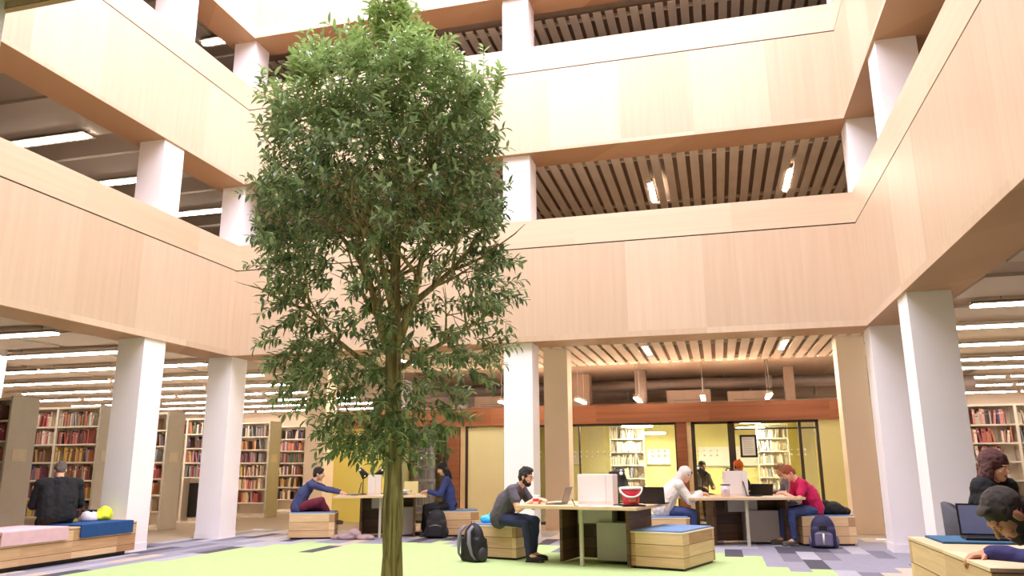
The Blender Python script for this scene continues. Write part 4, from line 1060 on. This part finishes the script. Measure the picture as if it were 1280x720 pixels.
for (z, ax, ay, up_, L_, r_) in [(2.15, -.45, -.1, 1, 1.5, .042), (2.3, .5, -.15, 1.1, 1.45, .04), (2.35, -.8, .3, .9, 1.2, .032), (2.5, .15, -.6, 1, 1.3, .034), (2.6, .8, .3, .8, 1.4, .03),
                             (2.7, -.3, .8, 1, 1.5, .032), (3.1, -.7, -.5, .9, 1.2, .026), (3.3, .7, -.3, .9, 1.2, .026), (3.6, .2, .7, 1, 1.0, .022), (2.05, -.9, -.4, .35, 1.2, .024), (2.1, .9, -.2, .3, 1.2, .024), (3.9, -.5, .1, 1.1, .9, .02)]:
    b_ = MB(); limb(V((-.006 * z, 0, z)), (ax, ay, up_), L_, r_ * 1.25, 0, b_); b_.build('branch', BARK, tree)
# crown outline read as half width either side of the trunk against height
PROF = [(1.34, .15, .2), (1.5, .8, .55), (1.75, 1.0, .72), (2.0, 1.12, .88), (2.5, 1.35, 1.07), (3.0, 1.47, 1.18), (3.5, 1.47, 1.16), (4.0, 1.46, 1.12), (4.5, 1.42, 1.06), (4.75, 1.38, .98),
        (4.92, 1.3, .8), (5.05, 1.08, .5), (5.18, .74, .4), (5.3, .52, .34), (5.5, .44, .22), (5.7, .38, .08), (5.85, .30, .0)]
def prof(z):
    for a_, b_ in zip(PROF, PROF[1:]):
        if a_[0] <= z <= b_[0]:
            t_ = (z - a_[0]) / (b_[0] - a_[0]); return a_[1] * (1 - t_) + b_[1] * t_, a_[2] * (1 - t_) + b_[2] * t_
    return 0, 0
RIGHT = V((.9671, .2543, 0)); FWD = V((-.2543, .9671, 0))
leafv = []; leaff = []
def leaf(p, d, L_, w):
    d = d.normalized(); sdv = d.cross(V((tr.uniform(-.4, .4), tr.uniform(-.4, .4), 1))).normalized(); nn = sdv.cross(d).normalized()
    b = len(leafv); fold = tr.uniform(.1, .3) * w
    leafv.extend([p, p + d * L_ * .3 + sdv * w * .5 + nn * fold, p + d * L_ * .68 + sdv * w * .42 + nn * fold - nn * L_ * .04, p + d * L_ - nn * L_ * .13,
                  p + d * L_ * .68 - sdv * w * .42 + nn * fold - nn * L_ * .04, p + d * L_ * .3 - sdv * w * .5 + nn * fold, p + d * L_ * .5 - nn * L_ * .01])
    leaff.extend([(b, b + 1, b + 6), (b + 1, b + 2, b + 6), (b + 2, b + 3, b + 6), (b + 3, b + 4, b + 6), (b + 4, b + 5, b + 6), (b + 5, b, b + 6)])
tw = MB()
def spray(p, d, n, size=1.0):
    d = d.normalized(); L_ = tr.uniform(.16, .32) * size; q = p; pts_ = [p]
    for i in range(4):
        d = (d + V((tr.uniform(-.2, .2), tr.uniform(-.2, .2), tr.uniform(-.16, .12)))).normalized(); q = q + d * L_ / 4; pts_.append(q)
    tw.tube(pts_, [.004, .0035, .003, .002, .0015], 4, cap=False)
    for i in range(n):
        t_ = (i + .5) / n * 3.999; j = int(t_); pp = pts_[j].lerp(pts_[j + 1], t_ - j)
        a_ = i * 2.4 + tr.uniform(-.4, .4); o_ = d.orthogonal().normalized(); s_ = d.cross(o_)
        dd = d * tr.uniform(.35, .9) + (o_ * math.cos(a_) + s_ * math.sin(a_)) * .9 + V((0, 0, -.18))
        leaf(pp, dd, tr.uniform(.07, .115), tr.uniform(.026, .038))
NS = 2250
for i in range(NS):
    while True:
        z = tr.uniform(1.34, 5.85); wl, wr = prof(z); z *= 1.0; mw = 1.32
        if tr.random() < ((wl + wr) / 2 / mw) ** 1.3: break
    a_ = tr.uniform(0, 2 * math.pi); ca, sa = math.cos(a_), math.sin(a_)
    Rr = wl if ca < 0 else wr
    shell = tr.random() ** (.42 if z > 2.0 else .6)
    lump = .93 + .22 * noise.noise(V((ca * 1.6, sa * 1.6, z * 1.7)))
    rr_ = Rr * shell * lump
    rd = (wl + wr) / 2 * shell * lump
    # thinner middle below the dense top
    if 1.75 < z < 3.45 and abs(ca) * rr_ < .80 and tr.random() < .72: continue
    if 3.45 <= z < 3.9 and abs(ca) * rr_ < .5 and tr.random() < .45: continue
    p = RIGHT * (ca * rr_) + FWD * (sa * rd * .92) + V((-.012 * z, 0, z))
    out = (RIGHT * ca + FWD * sa)
    dz = .75 if z > 4.2 else (.25 if z > 3 else -.25)
    spray(p - out * .12, out * .8 + V((tr.uniform(-.4, .4), tr.uniform(-.4, .4), dz + tr.uniform(-.35, .35))), tr.randint(11, 17))
for z_, l_, n_ in ((5.55, -.2, 16), (5.8, -.22, 12), (5.92, -.2, 5), (5.16, -1.0, 16), (5.3, -.92, 8), (4.98, .88, 16), (5.3, .1, 14), (4.85, -1.28, 8)):
    for _ in range(n_): spray(RIGHT * ((l_ - .1 if l_ > .3 else l_) * 1.0 + tr.uniform(-.16, .16)) + FWD * tr.uniform(-.25, .25) + V((0, 0, z_ - tr.uniform(0, .25))), V((tr.uniform(-.4, .4), tr.uniform(-.4, .4), 1)), 13)
def leafmat():
    m, N, L, B = newmat('glossy leaves'); B.inputs['Roughness'].default_value = .27
    g = N.new('ShaderNodeNewGeometry'); r = N.new('ShaderNodeValToRGB'); e = r.color_ramp.elements
    e[0].position = 0; e[0].color = rgb(80, 102, 70); e[1].position = 1; e[1].color = rgb(178, 198, 142)
    k = e.new(.45); k.color = rgb(112, 134, 94); k = e.new(.8); k.color = rgb(146, 166, 120)
    # fresher green near the leader: young growth plus skylight painted into the colour
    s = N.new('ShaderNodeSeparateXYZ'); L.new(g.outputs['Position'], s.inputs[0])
    lit_growth = math_node(N, L, 'MULTIPLY', math_node(N, L, 'SUBTRACT', s.outputs[2], 3.9), .75); lit_growth.node.use_clamp = True
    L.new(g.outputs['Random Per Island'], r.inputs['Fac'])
    mx = N.new('ShaderNodeMixRGB'); mx.inputs[2].default_value = rgb(164, 194, 108); L.new(math_node(N, L, 'MULTIPLY', lit_growth, .6), mx.inputs[0]); L.new(r.outputs['Color'], mx.inputs[1])
    L.new(mx.outputs[0], B.inputs['Base Color'])
    tl = N.new('ShaderNodeBsdfTranslucent'); ms = N.new('ShaderNodeMixShader'); ms.inputs[0].default_value = .32
    out = N['Material Output']; L.new(mx.outputs[0], tl.inputs[0]); L.new(B.outputs[0], ms.inputs[1]); L.new(tl.outputs[0], ms.inputs[2]); L.new(ms.outputs[0], out.inputs[0])
    return m
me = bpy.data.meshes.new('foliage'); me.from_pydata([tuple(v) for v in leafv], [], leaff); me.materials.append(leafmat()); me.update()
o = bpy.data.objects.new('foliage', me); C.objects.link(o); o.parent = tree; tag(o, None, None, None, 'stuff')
tag(tw.build('twigs', BARK, tree), None, None, None, 'stuff')

# ------------------------------------------------------------------ daylight and camera
w = bpy.data.worlds.new('World'); bpy.context.scene.world = w; w.use_nodes = True
w.node_tree.nodes['Background'].inputs[0].default_value = (.80, .86, 1, 1); w.node_tree.nodes['Background'].inputs[1].default_value = 1.0
ld = bpy.data.lights.new('skylight', 'AREA'); ld.shape = 'RECTANGLE'; ld.size = XR - XL; ld.size_y = YB - YN; ld.energy = SKYW; ld.color = (.95, .92, 1.0)
lo = bpy.data.objects.new('skylight', ld); C.objects.link(lo); lo.location = ((XL + XR) / 2, (YB + YN) / 2, 13.9)
cam = bpy.data.cameras.new('camera'); co = bpy.data.objects.new('camera', cam); C.objects.link(co)
cam.sensor_width = 36; cam.lens = 959.06 * 36 / 1280; cam.clip_start = .05; cam.clip_end = 200
yaw, pitch, roll = -.2556, .2279, -.0066
fw = V((math.sin(yaw) * math.cos(pitch), math.cos(yaw) * math.cos(pitch), math.sin(pitch))); rt = V((math.cos(yaw), -math.sin(yaw), 0)); up = rt.cross(fw)
R2 = rt * math.cos(roll) + up * math.sin(roll); U2 = up * math.cos(roll) - rt * math.sin(roll)
co.matrix_world = Matrix(((R2.x, U2.x, -fw.x, 0), (R2.y, U2.y, -fw.y, 0), (R2.z, U2.z, -fw.z, 1.25), (0, 0, 0, 1)))
sc = bpy.context.scene; sc.camera = co
sc.view_settings.view_transform = 'Standard'; sc.view_settings.look = 'None'; sc.view_settings.exposure = EXPO; sc.view_settings.gamma = 1; sc.view_settings.use_curve_mapping = False
try:
    sc.cycles.use_denoising = True; sc.cycles.max_bounces = 7; sc.cycles.diffuse_bounces = 5; sc.cycles.transparent_max_bounces = 12; sc.cycles.sample_clamp_indirect = 10
except Exception: pass
